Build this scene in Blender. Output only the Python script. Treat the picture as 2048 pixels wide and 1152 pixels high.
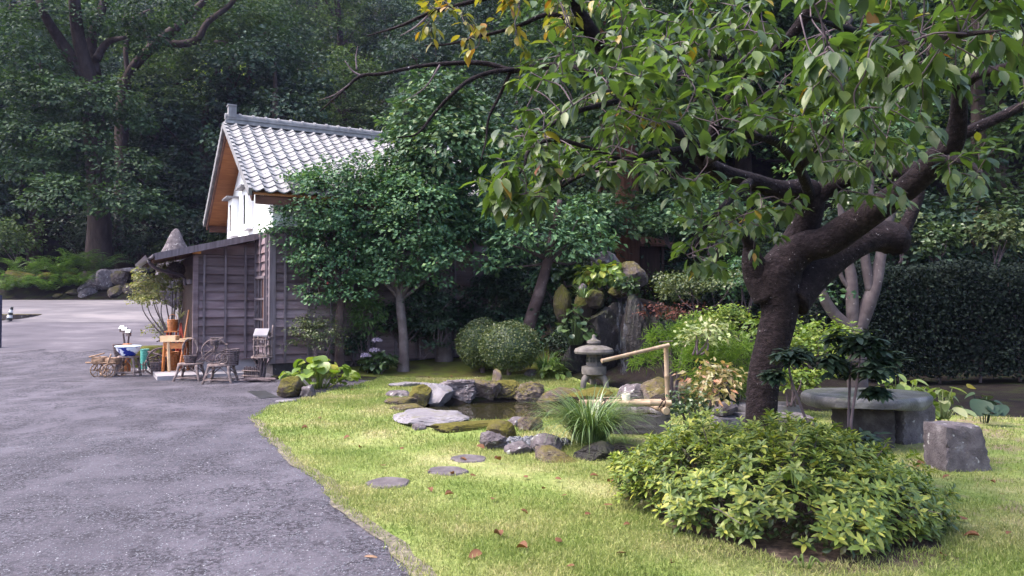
import bpy, math, random
import numpy as np
from mathutils import Vector, Matrix
for o in list(bpy.data.objects): bpy.data.objects.remove(o)
SC = bpy.context.scene; COL = SC.collection
# ------------------------------------------------------------------ camera
F, HOR, EYE = 1500.0, 610.0, 1.55
PITCH = math.atan((HOR-576)/F)
cam = bpy.data.cameras.new('camera'); camo = bpy.data.objects.new('camera', cam); COL.objects.link(camo)
camo.location = (0, 0, EYE); camo.rotation_euler = (math.pi/2+PITCH, 0, 0)
cam.sensor_width = 36; cam.lens = 36*F/2048; cam.clip_start = .05; cam.clip_end = 2000
SC.camera = camo
SC.render.resolution_x, SC.render.resolution_y = 1024, 576
# ------------------------------------------------------------------ light
SUN_EL, SUN_AZ = 58.0, -102.0          # azimuth: degrees clockwise from +Y; light from the left and behind the camera
SUN_STRENGTH, SKY_STRENGTH, EXPOSURE = 1.2, 0.15, 2.15
w = bpy.data.worlds.new('World'); SC.world = w; w.use_nodes = True
nt = w.node_tree; nt.nodes.clear()
wo = nt.nodes.new('ShaderNodeOutputWorld'); bg = nt.nodes.new('ShaderNodeBackground'); sky = nt.nodes.new('ShaderNodeTexSky')
sky.sky_type = 'NISHITA'; sky.sun_disc = False; sky.sun_elevation = math.radians(SUN_EL); sky.sun_rotation = math.radians(SUN_AZ)
sky.air_density = 1.0; sky.dust_density = 4.0; sky.ozone_density = 1.4
bg.inputs['Strength'].default_value = SKY_STRENGTH
nt.links.new(sky.outputs[0], bg.inputs[0]); nt.links.new(bg.outputs[0], wo.inputs[0])
sl = bpy.data.lights.new('sun', 'SUN'); sl.energy = SUN_STRENGTH; sl.angle = math.radians(32); sl.color = (1, .95, .88)
so = bpy.data.objects.new('sun', sl); COL.objects.link(so)
el, az = math.radians(SUN_EL), math.radians(SUN_AZ)
sv = Vector((math.sin(az)*math.cos(el), math.cos(az)*math.cos(el), math.sin(el)))
so.rotation_euler = sv.to_track_quat('Z', 'Y').to_euler(); so.location = (-10, -10, 30)
SC.view_settings.view_transform = 'Standard'; SC.view_settings.look = 'None'
SC.view_settings.exposure = EXPOSURE; SC.view_settings.gamma = 1
SC.render.engine = 'CYCLES'
SC.cycles.max_bounces = 7; SC.cycles.diffuse_bounces = 3; SC.cycles.glossy_bounces = 2
SC.cycles.transmission_bounces = 4; SC.cycles.transparent_max_bounces = 4
SC.cycles.use_denoising = True
# ------------------------------------------------------------------ layout helpers
cp, sp_ = math.cos(PITCH), math.sin(PITCH)
def P(px, py, D):
    u, v = (px-1024)/F, (576-py)/F
    y, z = cp-v*sp_, sp_+v*cp
    k = D/y
    return np.array([u*k, D, EYE+z*k])
def sst(a, b, t):
    t = np.clip((t-a)/(b-a), 0, 1); return t*t*(3-2*t)
def gauss(x, y, cx, cy, sx, sy): return np.exp(-((x-cx)/sx)**2-((y-cy)/sy)**2)
PC, PR = (.35, 11.38), (2.05, 1.22)     # pond centre and radii
def pond_r(x, y):
    a = np.arctan2((y-PC[1])/PR[1], (x-PC[0])/PR[0])
    return np.sqrt(((x-PC[0])/PR[0])**2+((y-PC[1])/PR[1])**2)/(1+.07*np.sin(3*a+1)+.05*np.sin(5*a))
def H(x, y):
    x = np.asarray(x, float); y = np.asarray(y, float)
    z = 1.75*sst(18.5, 32, y)
    left = 1-sst(-5, 0, x)
    z = z+left*.95*sst(31.7, 33.4, y)
    y0 = 38-17*sst(-6, 6, x)
    z = z+np.maximum(0, y-y0)*.62*sst(0, 8, y-y0)
    z = z+.30*gauss(x, y, -1.6, 17.2, 2.6, 1.7)+.08*gauss(x, y, -5, 16, 2, 1.5)
    z = z+1.5*gauss(x, y, 2.3, 17.4, 1.7, 1.6)+1.0*gauss(x, y, 4.2, 16.2, 1.8, 1.6)
    z = z+.035*np.sin(x*1.3+.4)*np.sin(y*.9)*sst(4, 8, y)*(1-sst(20, 24, y))
    z = z-.42*(1-sst(.80, 1.0, pond_r(x, y)))
    return z
def GP(px, py):
    lo = 2.5
    D = lo
    while D < 90:
        p = P(px, py, D)
        if p[2] <= float(H(p[0], p[1])): break
        D *= 1.01
    a, b = D/1.01, D
    for _ in range(20):
        m = (a+b)/2; p = P(px, py, m)
        if p[2] <= float(H(p[0], p[1])): b = m
        else: a = m
    p = P(px, py, b); p[2] = float(H(p[0], p[1])); return p
# ------------------------------------------------------------------ mesh builder
def nrm(v):
    v = np.asarray(v, float); return v/np.maximum(np.linalg.norm(v, axis=-1, keepdims=True), 1e-9)
ORG = {}
class MB:
    def __init__(s): s.V = []; s.F = []; s.n = 0
    def add(s, V, Fs):
        V = np.asarray(V, float).reshape(-1, 3)
        if not isinstance(Fs, list): Fs = [Fs]
        for f in Fs:
            f = np.asarray(f, np.int64)
            if f.size: s.F.append(f+s.n)
        s.V.append(V); s.n += len(V); return s
    def data(s, name, off, smooth):
        V = np.concatenate(s.V)-np.asarray(off)
        me = bpy.data.meshes.new(name)
        loops = np.concatenate([f.ravel() for f in s.F]); sizes = np.concatenate([np.full(len(f), f.shape[1]) for f in s.F])
        starts = np.concatenate([[0], np.cumsum(sizes)[:-1]])
        me.vertices.add(len(V)); me.loops.add(len(loops)); me.polygons.add(len(sizes))
        me.vertices.foreach_set('co', V.astype(np.float32).ravel())
        me.loops.foreach_set('vertex_index', loops.astype(np.int32))
        me.polygons.foreach_set('loop_start', starts.astype(np.int32))
        me.polygons.foreach_set('use_smooth', np.full(len(sizes), bool(smooth)))
        me.update(calc_edges=True); me.validate()
        if smooth == 'auto':
            try: me.set_sharp_from_angle(angle=math.radians(38))
            except Exception: pass
        return me
    def build(s, name, mat, parent=None, loc=None, smooth=False):
        if parent is not None: off = ORG[parent.name]
        else:
            if loc is None:
                V = np.concatenate(s.V); loc = np.array([V[:, 0].mean(), V[:, 1].mean(), V[:, 2].min()])
            off = np.asarray(loc, float)
        o = bpy.data.objects.new(name, s.data(name, off, smooth))
        if mat: o.data.materials.append(mat)
        COL.objects.link(o)
        if parent is not None: o.parent = parent
        else: o.location = off
        ORG[o.name] = off
        return o
def tag(o, label=None, cat=None, group=None, kind=None):
    if label: o['label'] = label
    if cat: o['category'] = cat
    if group: o['group'] = group
    if kind: o['kind'] = kind
    return o
def thing(name, loc, label, cat, group=None):
    o = bpy.data.objects.new(name, None); o.empty_display_size = .1; COL.objects.link(o)
    o.location = loc; ORG[o.name] = np.asarray(loc, float); return tag(o, label, cat, group)
def copy_tree(o, parent=None):
    c = o.copy(); COL.objects.link(c)
    if parent is not None: c.parent = parent
    for ch in list(o.children): copy_tree(ch, c)
    return c
def put(o, loc, rz=0, s=1, label=None, group=None):
    c = copy_tree(o); c.location = loc; c.rotation_euler = (0, 0, rz); c.scale = (s, s, s) if np.isscalar(s) else s
    if label: c['label'] = label
    if group: c['group'] = group
    return c
# ---- primitives return (V, [F...])
BOXF = np.array([[0, 3, 2, 1], [4, 5, 6, 7], [0, 1, 5, 4], [1, 2, 6, 5], [2, 3, 7, 6], [3, 0, 4, 7]])
def box(x0, x1, y0, y1, z0, z1):
    return np.array([[x0, y0, z0], [x1, y0, z0], [x1, y1, z0], [x0, y1, z0], [x0, y0, z1], [x1, y0, z1], [x1, y1, z1], [x0, y1, z1]], float), [BOXF]
def rotz(V, a, c=(0, 0, 0)):
    V = np.asarray(V, float)-c; ca, sa = math.cos(a), math.sin(a)
    return np.stack([V[:, 0]*ca-V[:, 1]*sa, V[:, 0]*sa+V[:, 1]*ca, V[:, 2]], 1)+c
def bar(a, b, wd, ht, up=(0, 0, 1)):
    a, b = np.asarray(a, float), np.asarray(b, float); d = nrm(b-a); s = np.cross(d, up)
    if np.linalg.norm(s) < 1e-4: s = np.array([1., 0, 0])
    s = nrm(s); u = np.cross(s, d)
    V = [p+s*i*wd/2+u*j*ht/2 for p in (a, b) for i, j in ((-1, -1), (1, -1), (1, 1), (-1, 1))]
    return np.array(V), [np.array([[0, 1, 2, 3], [7, 6, 5, 4], [0, 4, 5, 1], [1, 5, 6, 2], [2, 6, 7, 3], [3, 7, 4, 0]])]
def smooth_path(pts, rad, k=4):
    pts = np.asarray(pts, float); rad = np.asarray(rad, float)
    if len(pts) < 3 or k < 2: return pts, rad
    Q = np.vstack([2*pts[0]-pts[1], pts, 2*pts[-1]-pts[-2]]); out, ro = [], []
    for i in range(len(pts)-1):
        p0, p1, p2, p3 = Q[i:i+4]
        for t in np.arange(k)/k:
            out.append(.5*((2*p1)+(-p0+p2)*t+(2*p0-5*p1+4*p2-p3)*t*t+(-p0+3*p1-3*p2+p3)*t**3)); ro.append(rad[i]*(1-t)+rad[i+1]*t)
    return np.array(out+[pts[-1]]), np.array(ro+[rad[-1]])
def tube(pts, rad, n=8, k=4, lump=0., seed=0):
    if np.isscalar(rad): rad = [rad]*len(pts)
    pts, rad = smooth_path(pts, rad, k); m = len(pts)
    T = np.gradient(pts, axis=0) if m > 2 else np.tile(pts[1]-pts[0], (2, 1)); T = nrm(T)
    ref = np.array([1., 0, 0]) if abs(T[0][0]) < .8 else np.array([0, 1., 0])
    S = []; s = nrm(np.cross(T[0], ref))
    for t in T:
        s = nrm(s-t*np.dot(s, t)); S.append(s)
    S = np.array(S); U = np.cross(T, S); a = np.arange(n)*2*math.pi/n
    r = rad[:, None]*np.ones((1, n))
    if lump:
        g = np.random.default_rng(seed); L = np.arange(m)[:, None]
        for _ in range(3):
            r = r*(1+lump*np.sin(a[None]*g.integers(1, 4)+L*g.uniform(.6, 1.6)/max(k, 1)+g.uniform(0, 6)))
    V = pts[:, None]+(S[:, None]*np.cos(a)[None, :, None]+U[:, None]*np.sin(a)[None, :, None])*r[..., None]
    i = np.arange(m-1)[:, None]*n; j = np.arange(n)[None]; j2 = (j+1) % n
    Q = np.stack([i+j, i+j2, i+n+j2, i+n+j], -1).reshape(-1, 4)
    V = np.vstack([V.reshape(-1, 3), pts[0], pts[-1]]); c0, c1 = m*n, m*n+1
    C = np.concatenate([np.stack([np.full(n, c0), (np.arange(n)+1) % n, np.arange(n)], 1),
                        np.stack([np.full(n, c1), (m-1)*n+np.arange(n), (m-1)*n+(np.arange(n)+1) % n], 1)])
    return V, [Q, C]
def lathe(prof, n=20, c=(0, 0, 0)):
    prof = np.asarray(prof, float); m = len(prof); a = np.arange(n)*2*math.pi/n
    V = np.stack([prof[:, 0, None]*np.cos(a), prof[:, 0, None]*np.sin(a), prof[:, 1, None]*np.ones(n)], -1).reshape(-1, 3)+np.asarray(c)
    i = np.arange(m-1)[:, None]*n; j = np.arange(n)[None]; j2 = (j+1) % n
    return V, [np.stack([i+j, i+j2, i+n+j2, i+n+j], -1).reshape(-1, 4)]
def prism(poly, z0, z1, inset=.0):
    poly = np.asarray(poly, float); n = len(poly); c = poly.mean(0)
    top = c+(poly-c)*(1-inset)
    V = np.vstack([np.c_[poly, np.full(n, z0)], np.c_[poly, np.full(n, z1-inset*.2)], np.c_[top, np.full(n, z1)], [[c[0], c[1], z1]], [[c[0], c[1], z0]]])
    j = np.arange(n); j2 = (j+1) % n
    Q = np.concatenate([np.stack([j, j2, n+j2, n+j], 1), np.stack([n+j, n+j2, 2*n+j2, 2*n+j], 1)])
    return V, [Q, np.concatenate([np.stack([2*n+j, 2*n+j2, np.full(n, 3*n)], 1), np.stack([j2, j, np.full(n, 3*n+1)], 1)])]
_ico = {}
def ico(sub):
    if sub not in _ico:
        import bmesh
        b = bmesh.new(); bmesh.ops.create_icosphere(b, subdivisions=sub, radius=1)
        _ico[sub] = (np.array([v.co[:] for v in b.verts]), np.array([[v.index for v in f.verts] for f in b.faces])); b.free()
    return _ico[sub]
def rock(c, size, seed, sub=5, cuts=13, rough=.10, rz=None, tilt=0., flat=None):
    g = np.random.default_rng(seed); V, Fc = ico(sub); V = V.copy()
    if cuts:
        for f in (1.3, 2.1):
            for _ in range(3): k = nrm(g.normal(size=3))*f; V = V*(1+.10*np.sin(V@k+g.uniform(0, 6.3)))[:, None]
    for _ in range(cuts):
        n = nrm(g.normal(size=3)*np.array([1, 1, .8])); d = g.uniform(.50, .86); e = np.maximum(0, V@n-d); V = V-(e*.92)[:, None]*n
    if flat: V[:, 2] = np.where(V[:, 2] > flat, flat+(V[:, 2]-flat)*.12, V[:, 2])
    U = nrm(V); disp = np.zeros(len(V))
    for f, a in ((2.5, .5), (5, .4), (10, .28), (19, .2), (34, .13)):
        for _ in range(3):
            k = nrm(g.normal(size=3))*f*g.uniform(.8, 1.3); q = np.sin(V@k+g.uniform(0, 6.3)+1.5*np.sin(V@nrm(g.normal(size=3))*f*.7)); disp += a*(q if f < 6 else 1-2*np.abs(q))
    V = V+U*(disp*rough*.42)[:, None]
    V = V*np.asarray(size)/2
    if tilt: ca, sa = math.cos(tilt), math.sin(tilt); V = np.stack([V[:, 0]*ca+V[:, 2]*sa, V[:, 1], -V[:, 0]*sa+V[:, 2]*ca], 1)
    V = rotz(V, g.uniform(0, 6.3) if rz is None else rz)
    return V+np.asarray(c), [Fc]
# ---- leaves
def leaf_tpl(kind):
    if kind == 'card':   # folded diamond
        V = [[0, 0, 0], [.34, .45, .10], [0, 1, -.05], [-.34, .45, .10]]
        return np.array(V), np.array([[0, 1, 2], [0, 2, 3]])
    if kind == 'narrow':
        V = [[0, 0, 0], [.15, .4, .05], [0, 1, -.12], [-.15, .4, .05]]
        return np.array(V), np.array([[0, 1, 2], [0, 2, 3]])
    if kind == 'mid':
        V = [[0, 0, 0], [.2, .22, .05], [.25, .52, .06], [0, .5, 0], [-.2, .22, .05], [-.25, .52, .06], [0, 1, -.14]]
        return np.array(V), np.array([[0, 1, 2, 3], [0, 3, 5, 4], [3, 2, 6, 6], [3, 6, 5, 5]])[:2], np.array([[3, 2, 6], [3, 6, 5]])
    ys = [0, .12, .3, .5, .7, .86, 1.0]
    wd = {'cherry': [.015, .125, .205, .225, .17, .06, .0], 'lance': [.02, .11, .16, .165, .13, .07, .0],
          'round': [.1, .42, .55, .56, .5, .33, .05], 'oval': [.02, .2, .3, .31, .26, .15, .0]}[kind]
    V = []
    for y, x in zip(ys, wd):
        z = -.22*y*y+(.018*math.sin(y*19) if kind == 'cherry' else 0)
        V += [[-x, y, z+.22*x], [0, y, z], [x, y, z+.22*x]]
    Fq = []
    for i in range(len(ys)-1):
        b = i*3; Fq += [[b, b+1, b+4, b+3], [b+1, b+2, b+5, b+4]]
    return np.array(V), np.array(Fq)
def leaves(kind, pos, dirv, up, size, wide=1.):
    t = leaf_tpl(kind); T = t[0]; Fs = t[1:]; N = len(pos)
    y = nrm(dirv); x = nrm(np.cross(y, up)); z = np.cross(x, y); s = np.broadcast_to(np.asarray(size, float), (N,))[:, None, None]
    V = pos[:, None]+(T[None, :, 0, None]*wide*x[:, None]+T[None, :, 1, None]*y[:, None]+T[None, :, 2, None]*z[:, None])*s
    k = np.arange(N)[:, None, None]*len(T)
    return V.reshape(-1, 3), [(f[None]+k).reshape(-1, f.shape[1]) for f in Fs]
def sphere_pts(g, n, zmin=-1.):
    out = []
    while len(out) < n:
        v = nrm(g.normal(size=(n, 3))); out += list(v[(v[:, 2] > zmin)])
    return np.array(out[:n])
def foliage(g, lobes, n2, r2, n3, size, kind='card', zmin=-.45, droop=.25, upb=.7, flat=.55, shell=.35, wide=1.):
    """lobes: (centre, radii). sprays sit through each lobe's shell; leaves round each spray."""
    C2 = []
    for c, r in lobes:
        r = np.asarray(r, float)*np.ones(3); k = max(6, int(3.2*n2*(r[0]*r[1]*r[2])**(2/3)))
        d = sphere_pts(g, k, zmin); C2.append(np.c_[np.asarray(c)+d*r*(1-shell*g.random((k, 1))**1.5), d])
    C2 = np.concatenate(C2); M = len(C2); dn = np.repeat(C2[:, 3:], n3, 0); N = M*n3
    rr = r2*g.uniform(.6, 1.3, (M, 1)); o = g.normal(size=(N, 3))*np.array([1, 1, flat])*.5
    pos = np.repeat(C2[:, :3], n3, 0)+o*np.repeat(rr, n3, 0)
    nv = nrm(dn*.5+np.array([0, 0, upb])+g.normal(size=(N, 3))*.38)
    dv = dn*.6+nrm(o)*.7+g.normal(size=(N, 3))*.4-np.array([0, 0, droop]); dv = nrm(dv-nv*(dv*nv).sum(1, keepdims=True)*.85)
    return leaves(kind, pos, dv, nv, size*g.uniform(.65, 1.3, N), wide)
# ------------------------------------------------------------------ materials
def srgb(r, g, b): return tuple(((c/255)/12.92 if c/255 < .04045 else ((c/255+.055)/1.055)**2.4) for c in (r, g, b))
class NT:
    def __init__(s, name):
        s.m = bpy.data.materials.new(name); s.m.use_nodes = True; s.t = s.m.node_tree; s.t.nodes.clear()
        s.out = s.n('ShaderNodeOutputMaterial'); s.tc = s.n('ShaderNodeTexCoord')
    def n(s, ty, **kw):
        x = s.t.nodes.new(ty)
        for k, v in kw.items():
            if k.startswith('i_'):
                key = k[2:]; key = int(key) if key.isdigit() else key.replace('_', ' ')
                x.inputs[key].default_value = v
            else: setattr(x, k, v)
        return x
    def l(s, a, b): s.t.links.new(a, b)
    def noise(s, scale, detail=5, rough=.55, map_=None, dist=0.):
        x = s.n('ShaderNodeTexNoise', i_Scale=scale, i_Detail=detail, i_Roughness=rough, i_Distortion=dist)
        if map_ is not None:
            mp = s.n('ShaderNodeMapping'); mp.inputs['Scale'].default_value = map_[:3]
            if len(map_) > 3: mp.inputs['Rotation'].default_value = (0, 0, map_[3])
            s.l(s.tc.outputs['Object'], mp.inputs[0]); s.l(mp.outputs[0], x.inputs['Vector'])
        else: s.l(s.tc.outputs['Object'], x.inputs['Vector'])
        return x.outputs['Fac']
    def ramp(s, fac, stops):
        r = s.n('ShaderNodeValToRGB'); e = r.color_ramp.elements
        while len(e) < len(stops): e.new(.5)
        for q, (p, c) in zip(e, stops): q.position = p; q.color = (c[0], c[1], c[2], 1) if not np.isscalar(c) else (c, c, c, 1)
        s.l(fac, r.inputs[0]); return r.outputs[0]
    def mix(s, fac, a, b, blend='MIX'):
        x = s.n('ShaderNodeMix', data_type='RGBA', blend_type=blend)
        for sock, v in ((x.inputs[0], fac), (x.inputs[6], a), (x.inputs[7], b)):
            if isinstance(v, bpy.types.NodeSocket): s.l(v, sock)
            elif np.isscalar(v): sock.default_value = v
            else: sock.default_value = (v[0], v[1], v[2], 1)
        return x.outputs[2]
    def math(s, op, a, b=0.):
        x = s.n('ShaderNodeMath', operation=op)
        for sock, v in ((x.inputs[0], a), (x.inputs[1], b)):
            if isinstance(v, bpy.types.NodeSocket): s.l(v, sock)
            else: sock.default_value = v
        return x.outputs[0]
    def bump(s, h, strength, dist):
        b = s.n('ShaderNodeBump', i_Strength=strength, i_Distance=dist); s.l(h, b.inputs['Height']); return b.outputs[0]
    def surf(s, col, rough=.8, spec=.3, normal=None, **kw):
        p = s.n('ShaderNodeBsdfPrincipled')
        if isinstance(col, bpy.types.NodeSocket): s.l(col, p.inputs['Base Color'])
        else: p.inputs['Base Color'].default_value = (*col[:3], 1)
        if isinstance(rough, bpy.types.NodeSocket): s.l(rough, p.inputs['Roughness'])
        else: p.inputs['Roughness'].default_value = rough
        p.inputs['Specular IOR Level'].default_value = spec
        for k, v in kw.items(): p.inputs[k].default_value = v
        if normal is not None: s.l(normal, p.inputs['Normal'])
        s.l(p.outputs[0], s.out.inputs[0]); s.p = p; return s.m
def solid(name, stops, scale=6, rough=.8, spec=.3, bump=.4, bscale=30, bdist=.01, map_=None, moss=None, specks=None, detail=6):
    """surface whose own colour varies; moss = (colour, amount, scale); specks = (colour, threshold, scale)"""
    s = NT(name); c = s.ramp(s.noise(scale, detail, .6, map_), stops)
    bh = s.noise(bscale, 8, .65, map_)
    if specks:
        k = s.noise(specks[2], 3, .5); c = s.mix(s.ramp(k, [(specks[1], 0.), (specks[1]+.03, 1.)]), c, specks[0])
    if moss:
        ge = s.n('ShaderNodeNewGeometry'); sx = s.n('ShaderNodeSeparateXYZ'); s.l(ge.outputs['Normal'], sx.inputs[0])
        f = s.math('ADD', s.math('MULTIPLY', sx.outputs[2], .22), s.noise(moss[2], 6, .6))
        mk = s.ramp(f, [(1-moss[1]-.13, 0.), (1-moss[1]+.13, .9)])
        c = s.mix(mk, c, s.mix(s.noise(moss[2]*7, 4), [q*.55 for q in moss[0]], [q*2.1 for q in moss[0]]))
    return s.surf(c, rough, spec, s.bump(bh, bump, bdist))
def leafmat(name, stops, rough=.42, transl=.3, spec=.45, vein=False, patch=.5, pscale=1.2, tcol=None):
    s = NT(name); ge = s.n('ShaderNodeNewGeometry')
    c = s.ramp(ge.outputs['Random Per Island'], stops)
    c = s.mix(patch, c, s.mix(1., c, s.ramp(s.noise(pscale, 3), [(.35, .55), (.65, 1.35)]), 'MULTIPLY'))
    p = s.n('ShaderNodeBsdfPrincipled'); s.l(c, p.inputs['Base Color']); p.inputs['Roughness'].default_value = rough
    p.inputs['Specular IOR Level'].default_value = spec
    if transl:
        t = s.n('ShaderNodeBsdfTranslucent')
        s.l(s.mix(1., c, tcol or (1.5, 1.6, .6), 'MULTIPLY'), t.inputs[0])
        mx = s.n('ShaderNodeMixShader'); mx.inputs[0].default_value = transl
        s.l(p.outputs[0], mx.inputs[1]); s.l(t.outputs[0], mx.inputs[2]); s.l(mx.outputs[0], s.out.inputs[0])
    else: s.l(p.outputs[0], s.out.inputs[0])
    return s.m
# ------------------------------------------------------------------ material library
M = {}
M['soil'] = solid('soil', [(.3, (.006, .004, .005)), (.5, (.015, .011, .010)), (.62, (.018, .022, .008)), (.75, (.035, .036, .012))], 2.6, .95, .1, .8, 30, .03)
M['moss_ground'] = solid('moss_ground', [(.3, (.05, .04, .025)), (.46, (.075, .068, .022)), (.58, (.09, .105, .02)), (.72, (.055, .05, .03))], 2.2, .95, .1, .6, 60, .015)
def gravel_mat():
    s = NT('gravel')
    base = s.ramp(s.noise(.7, 6, .65, (1.1, .8, 1)), [(.35, (.056, .049, .063)), (.65, (.115, .102, .127))])
    f = s.noise(27, 5, .8)
    c = s.mix(s.ramp(f, [(.46, 0.), (.56, 1.)]), (.022, .019, .026), base)
    c2 = s.mix(s.ramp(s.noise(1.3, 8, .75, (1.1, .9, 1)), [(.42, .10), (.56, 1.)]), base, c)
    k = s.ramp(s.noise(62, 2, .5), [(.70, 0.), (.73, 1.)])
    c3 = s.mix(k, c2, (.30, .29, .32))
    b = s.bump(s.noise(45, 5, .7), .9, .02)
    return s.surf(c3, .85, .25, b)
M['gravel'] = gravel_mat()
def lawn_mat(name, blades):
    s = NT(name)
    f = s.noise(.9, 5, .62)
    vm = s.n('ShaderNodeVectorMath', operation='SUBTRACT'); s.l(s.tc.outputs['Object'], vm.inputs[0]); vm.inputs[1].default_value = (2.0, 5.45, 0)
    vs = s.n('ShaderNodeVectorMath', operation='MULTIPLY'); s.l(vm.outputs[0], vs.inputs[0]); vs.inputs[1].default_value = (.95, .88, 0); vl = s.n('ShaderNodeVectorMath', operation='LENGTH'); s.l(vs.outputs[0], vl.inputs[0])
    bare = s.math('SUBTRACT', 1., s.math('MULTIPLY', s.math('SUBTRACT', s.math('ADD', vl.outputs['Value'], s.math('MULTIPLY', s.noise(3.2, 6, .7), .75)), 1.24), 4.)); cl = s.n('ShaderNodeClamp'); s.l(bare, cl.inputs[0]); bare = cl.outputs[0]
    st = [(.28, (.125, .178, .040)), (.42, (.185, .232, .062)), (.55, (.250, .268, .095)), (.72, (.37, .33, .175))]
    c = s.ramp(f, st)
    if blades:
        ge = s.n('ShaderNodeNewGeometry')
        c = s.mix(1., c, s.ramp(ge.outputs['Random Per Island'], [(0., (.62, .68, .5)), (.7, (1.15, 1.15, 1.)), (1., (1.75, 1.45, 1.9))]), 'MULTIPLY')
        p = s.n('ShaderNodeBsdfPrincipled'); s.l(c, p.inputs['Base Color']); p.inputs['Roughness'].default_value = .55; p.inputs['Specular IOR Level'].default_value = .3
        t = s.n('ShaderNodeBsdfTranslucent'); s.l(c, t.inputs[0]); mx = s.n('ShaderNodeMixShader'); mx.inputs[0].default_value = .35
        s.l(p.outputs[0], mx.inputs[1]); s.l(t.outputs[0], mx.inputs[2]); s.l(mx.outputs[0], s.out.inputs[0]); return s.m
    d = s.mix(s.ramp(s.noise(24, 5, .7), [(.4, 0.), (.62, 1.)]), s.mix(1., c, (.62, .66, .6), 'MULTIPLY'), c)
    sx = s.n('ShaderNodeSeparateXYZ'); s.l(s.tc.outputs['Object'], sx.inputs[0])
    d = s.mix(s.ramp(s.math('ADD', s.noise(1.7, 6, .65), s.math('MULTIPLY', sx.outputs[0], .022)), [(.60, 0.), (.74, .9)]), d, (.20, .145, .105))
    d = s.mix(bare, d, s.ramp(s.noise(15, 6, .65), [(.3, (.020, .013, .012)), (.5, (.058, .040, .032)), (.66, (.13, .09, .07)), (.78, (.075, .085, .028))]))
    return s.surf(d, .9, .15, s.bump(s.noise(50, 5, .7), .7, .02))
M['lawn'] = lawn_mat('lawn', False); M['blade'] = lawn_mat('grass_blade', True)
M['concrete_road'] = solid('concrete_road', [(.3, (0.0782, 0.0693, 0.0820)), (.5, (0.1150, 0.1026, 0.1160)), (.68, (0.1840, 0.1634, 0.1720))], .35, .9, .2, .3, 40, .008, map_=(1, 2.6, 1, .45))
M['asphalt'] = solid('asphalt', [(.3, (.060, .053, .066)), (.55, (.092, .081, .098)), (.75, (.15, .132, .15))], .8, .9, .2, .4, 60, .008, map_=(.7, 2.0, 1))
M['concrete'] = solid('concrete', [(.3, (.21, .19, .21)), (.7, (.31, .285, .305))], 3, .85, .2, .2, 50, .004)
M['concrete_dark'] = solid('concrete_dark', [(.3, (.035, .030, .034)), (.7, (.085, .072, .078))], 4, .9, .2, .4, 40, .006, specks=((.16, .14, .14), .66, 30))
M['plaster'] = solid('plaster', [(.3, (.76, .75, .76)), (.7, (.84, .83, .84))], 2, .75, .25, .1, 60, .002)
def wood(name, stops, sc, rough=.8, b=.35): return solid(name, stops, 2.2, rough, .2, b, 6, .004, map_=sc, detail=9)
def siding_mat():
    s = NT('weathered_boards'); ge = s.n('ShaderNodeNewGeometry')
    c = s.ramp(s.noise(1.1, 9, .62, (1, 1, 7)), [(.28, (.076, .052, .058)), (.5, (.136, .099, .108)), (.74, (.225, .178, .19))])
    c = s.mix(1., c, s.ramp(ge.outputs['Random Per Island'], [(0, (.62, .60, .60)), (.5, (1., .98, 1.)), (1, (1.45, 1.42, 1.45))]), 'MULTIPLY')
    k = s.ramp(s.noise(.9, 5, .6, (1, 1, 1.4)), [(.52, 0.), (.72, .7)]); c = s.mix(k, c, (.115, .068, .052))
    return s.surf(c, .82, .2, s.bump(s.noise(3, 8, .65, (1, 1, 9)), .35, .004))
M['siding'] = siding_mat()
M['siding_far'] = M['siding']
M['batten'] = wood('batten', [(.3, (.085, .066, .076)), (.7, (.175, .145, .165))], (9, 9, .7))
M['dark_wood'] = wood('dark_wood', [(.3, (.022, .013, .012)), (.7, (.06, .034, .03))], (9, 9, .8))
M['orange_wood'] = wood('orange_wood', [(.25, (.20, .075, .028)), (.5, (.30, .12, .045)), (.75, (.40, .17, .07))], (1.2, 1.2, 14), .6)
M['red_brown_wood'] = wood('red_brown_wood', [(.3, (.06, .025, .018)), (.7, (.13, .06, .04))], (1, 1, 8), .7)
M['beam_wood'] = wood('beam_wood', [(.3, (.42, .17, .045)), (.7, (.62, .29, .09))], (4, 4, 4), .6)
M['tile'] = solid('roof_tile', [(.3, (0.1230, 0.1148, 0.1230)), (.5, (0.1845, 0.1763, 0.1845)), (.7, (0.2542, 0.2460, 0.2501))], 5, .58, .35, .15, 60, .003, detail=4)
M['metal_roof'] = solid('metal_roof', [(.3, (.06, .05, .06)), (.7, (.12, .10, .12))], 3, .5, .4, .1, 40, .002)
M['gutter'] = solid('gutter', [(.3, (.06, .045, .06)), (.7, (.10, .08, .10))], 3, .35, .5, .05, 40, .002)
M['glass_dark'] = solid('window_glass', [(.3, (.012, .012, .018)), (.7, (.02, .02, .028))], 3, .08, .6, 0, 10, .001)
M['stone'] = solid('stone', [(.25, (.040, .031, .036)), (.45, (.095, .078, .086)), (.6, (.14, .118, .128)), (.75, (.24, .215, .225))], 7, .88, .2, .9, 45, .02, specks=((.33, .31, .31), .64, 13), detail=10)
M['stone_moss'] = solid('mossy_stone', [(.25, (.040, .028, .028)), (.45, (.088, .066, .066)), (.6, (.13, .102, .10)), (.75, (.21, .18, .175))], 7, .92, .15, .9, 45, .02, moss=((.070, .058, .014), .38, 6), specks=((.28, .26, .25), .65, 13), detail=10)
M['stone_heavy_moss'] = solid('moss_covered_stone', [(.25, (.034, .025, .022)), (.5, (.075, .056, .050)), (.75, (.15, .12, .105))], 7, .95, .1, .9, 45, .025, moss=((.070, .062, .012), .50, 5), detail=10)
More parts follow.
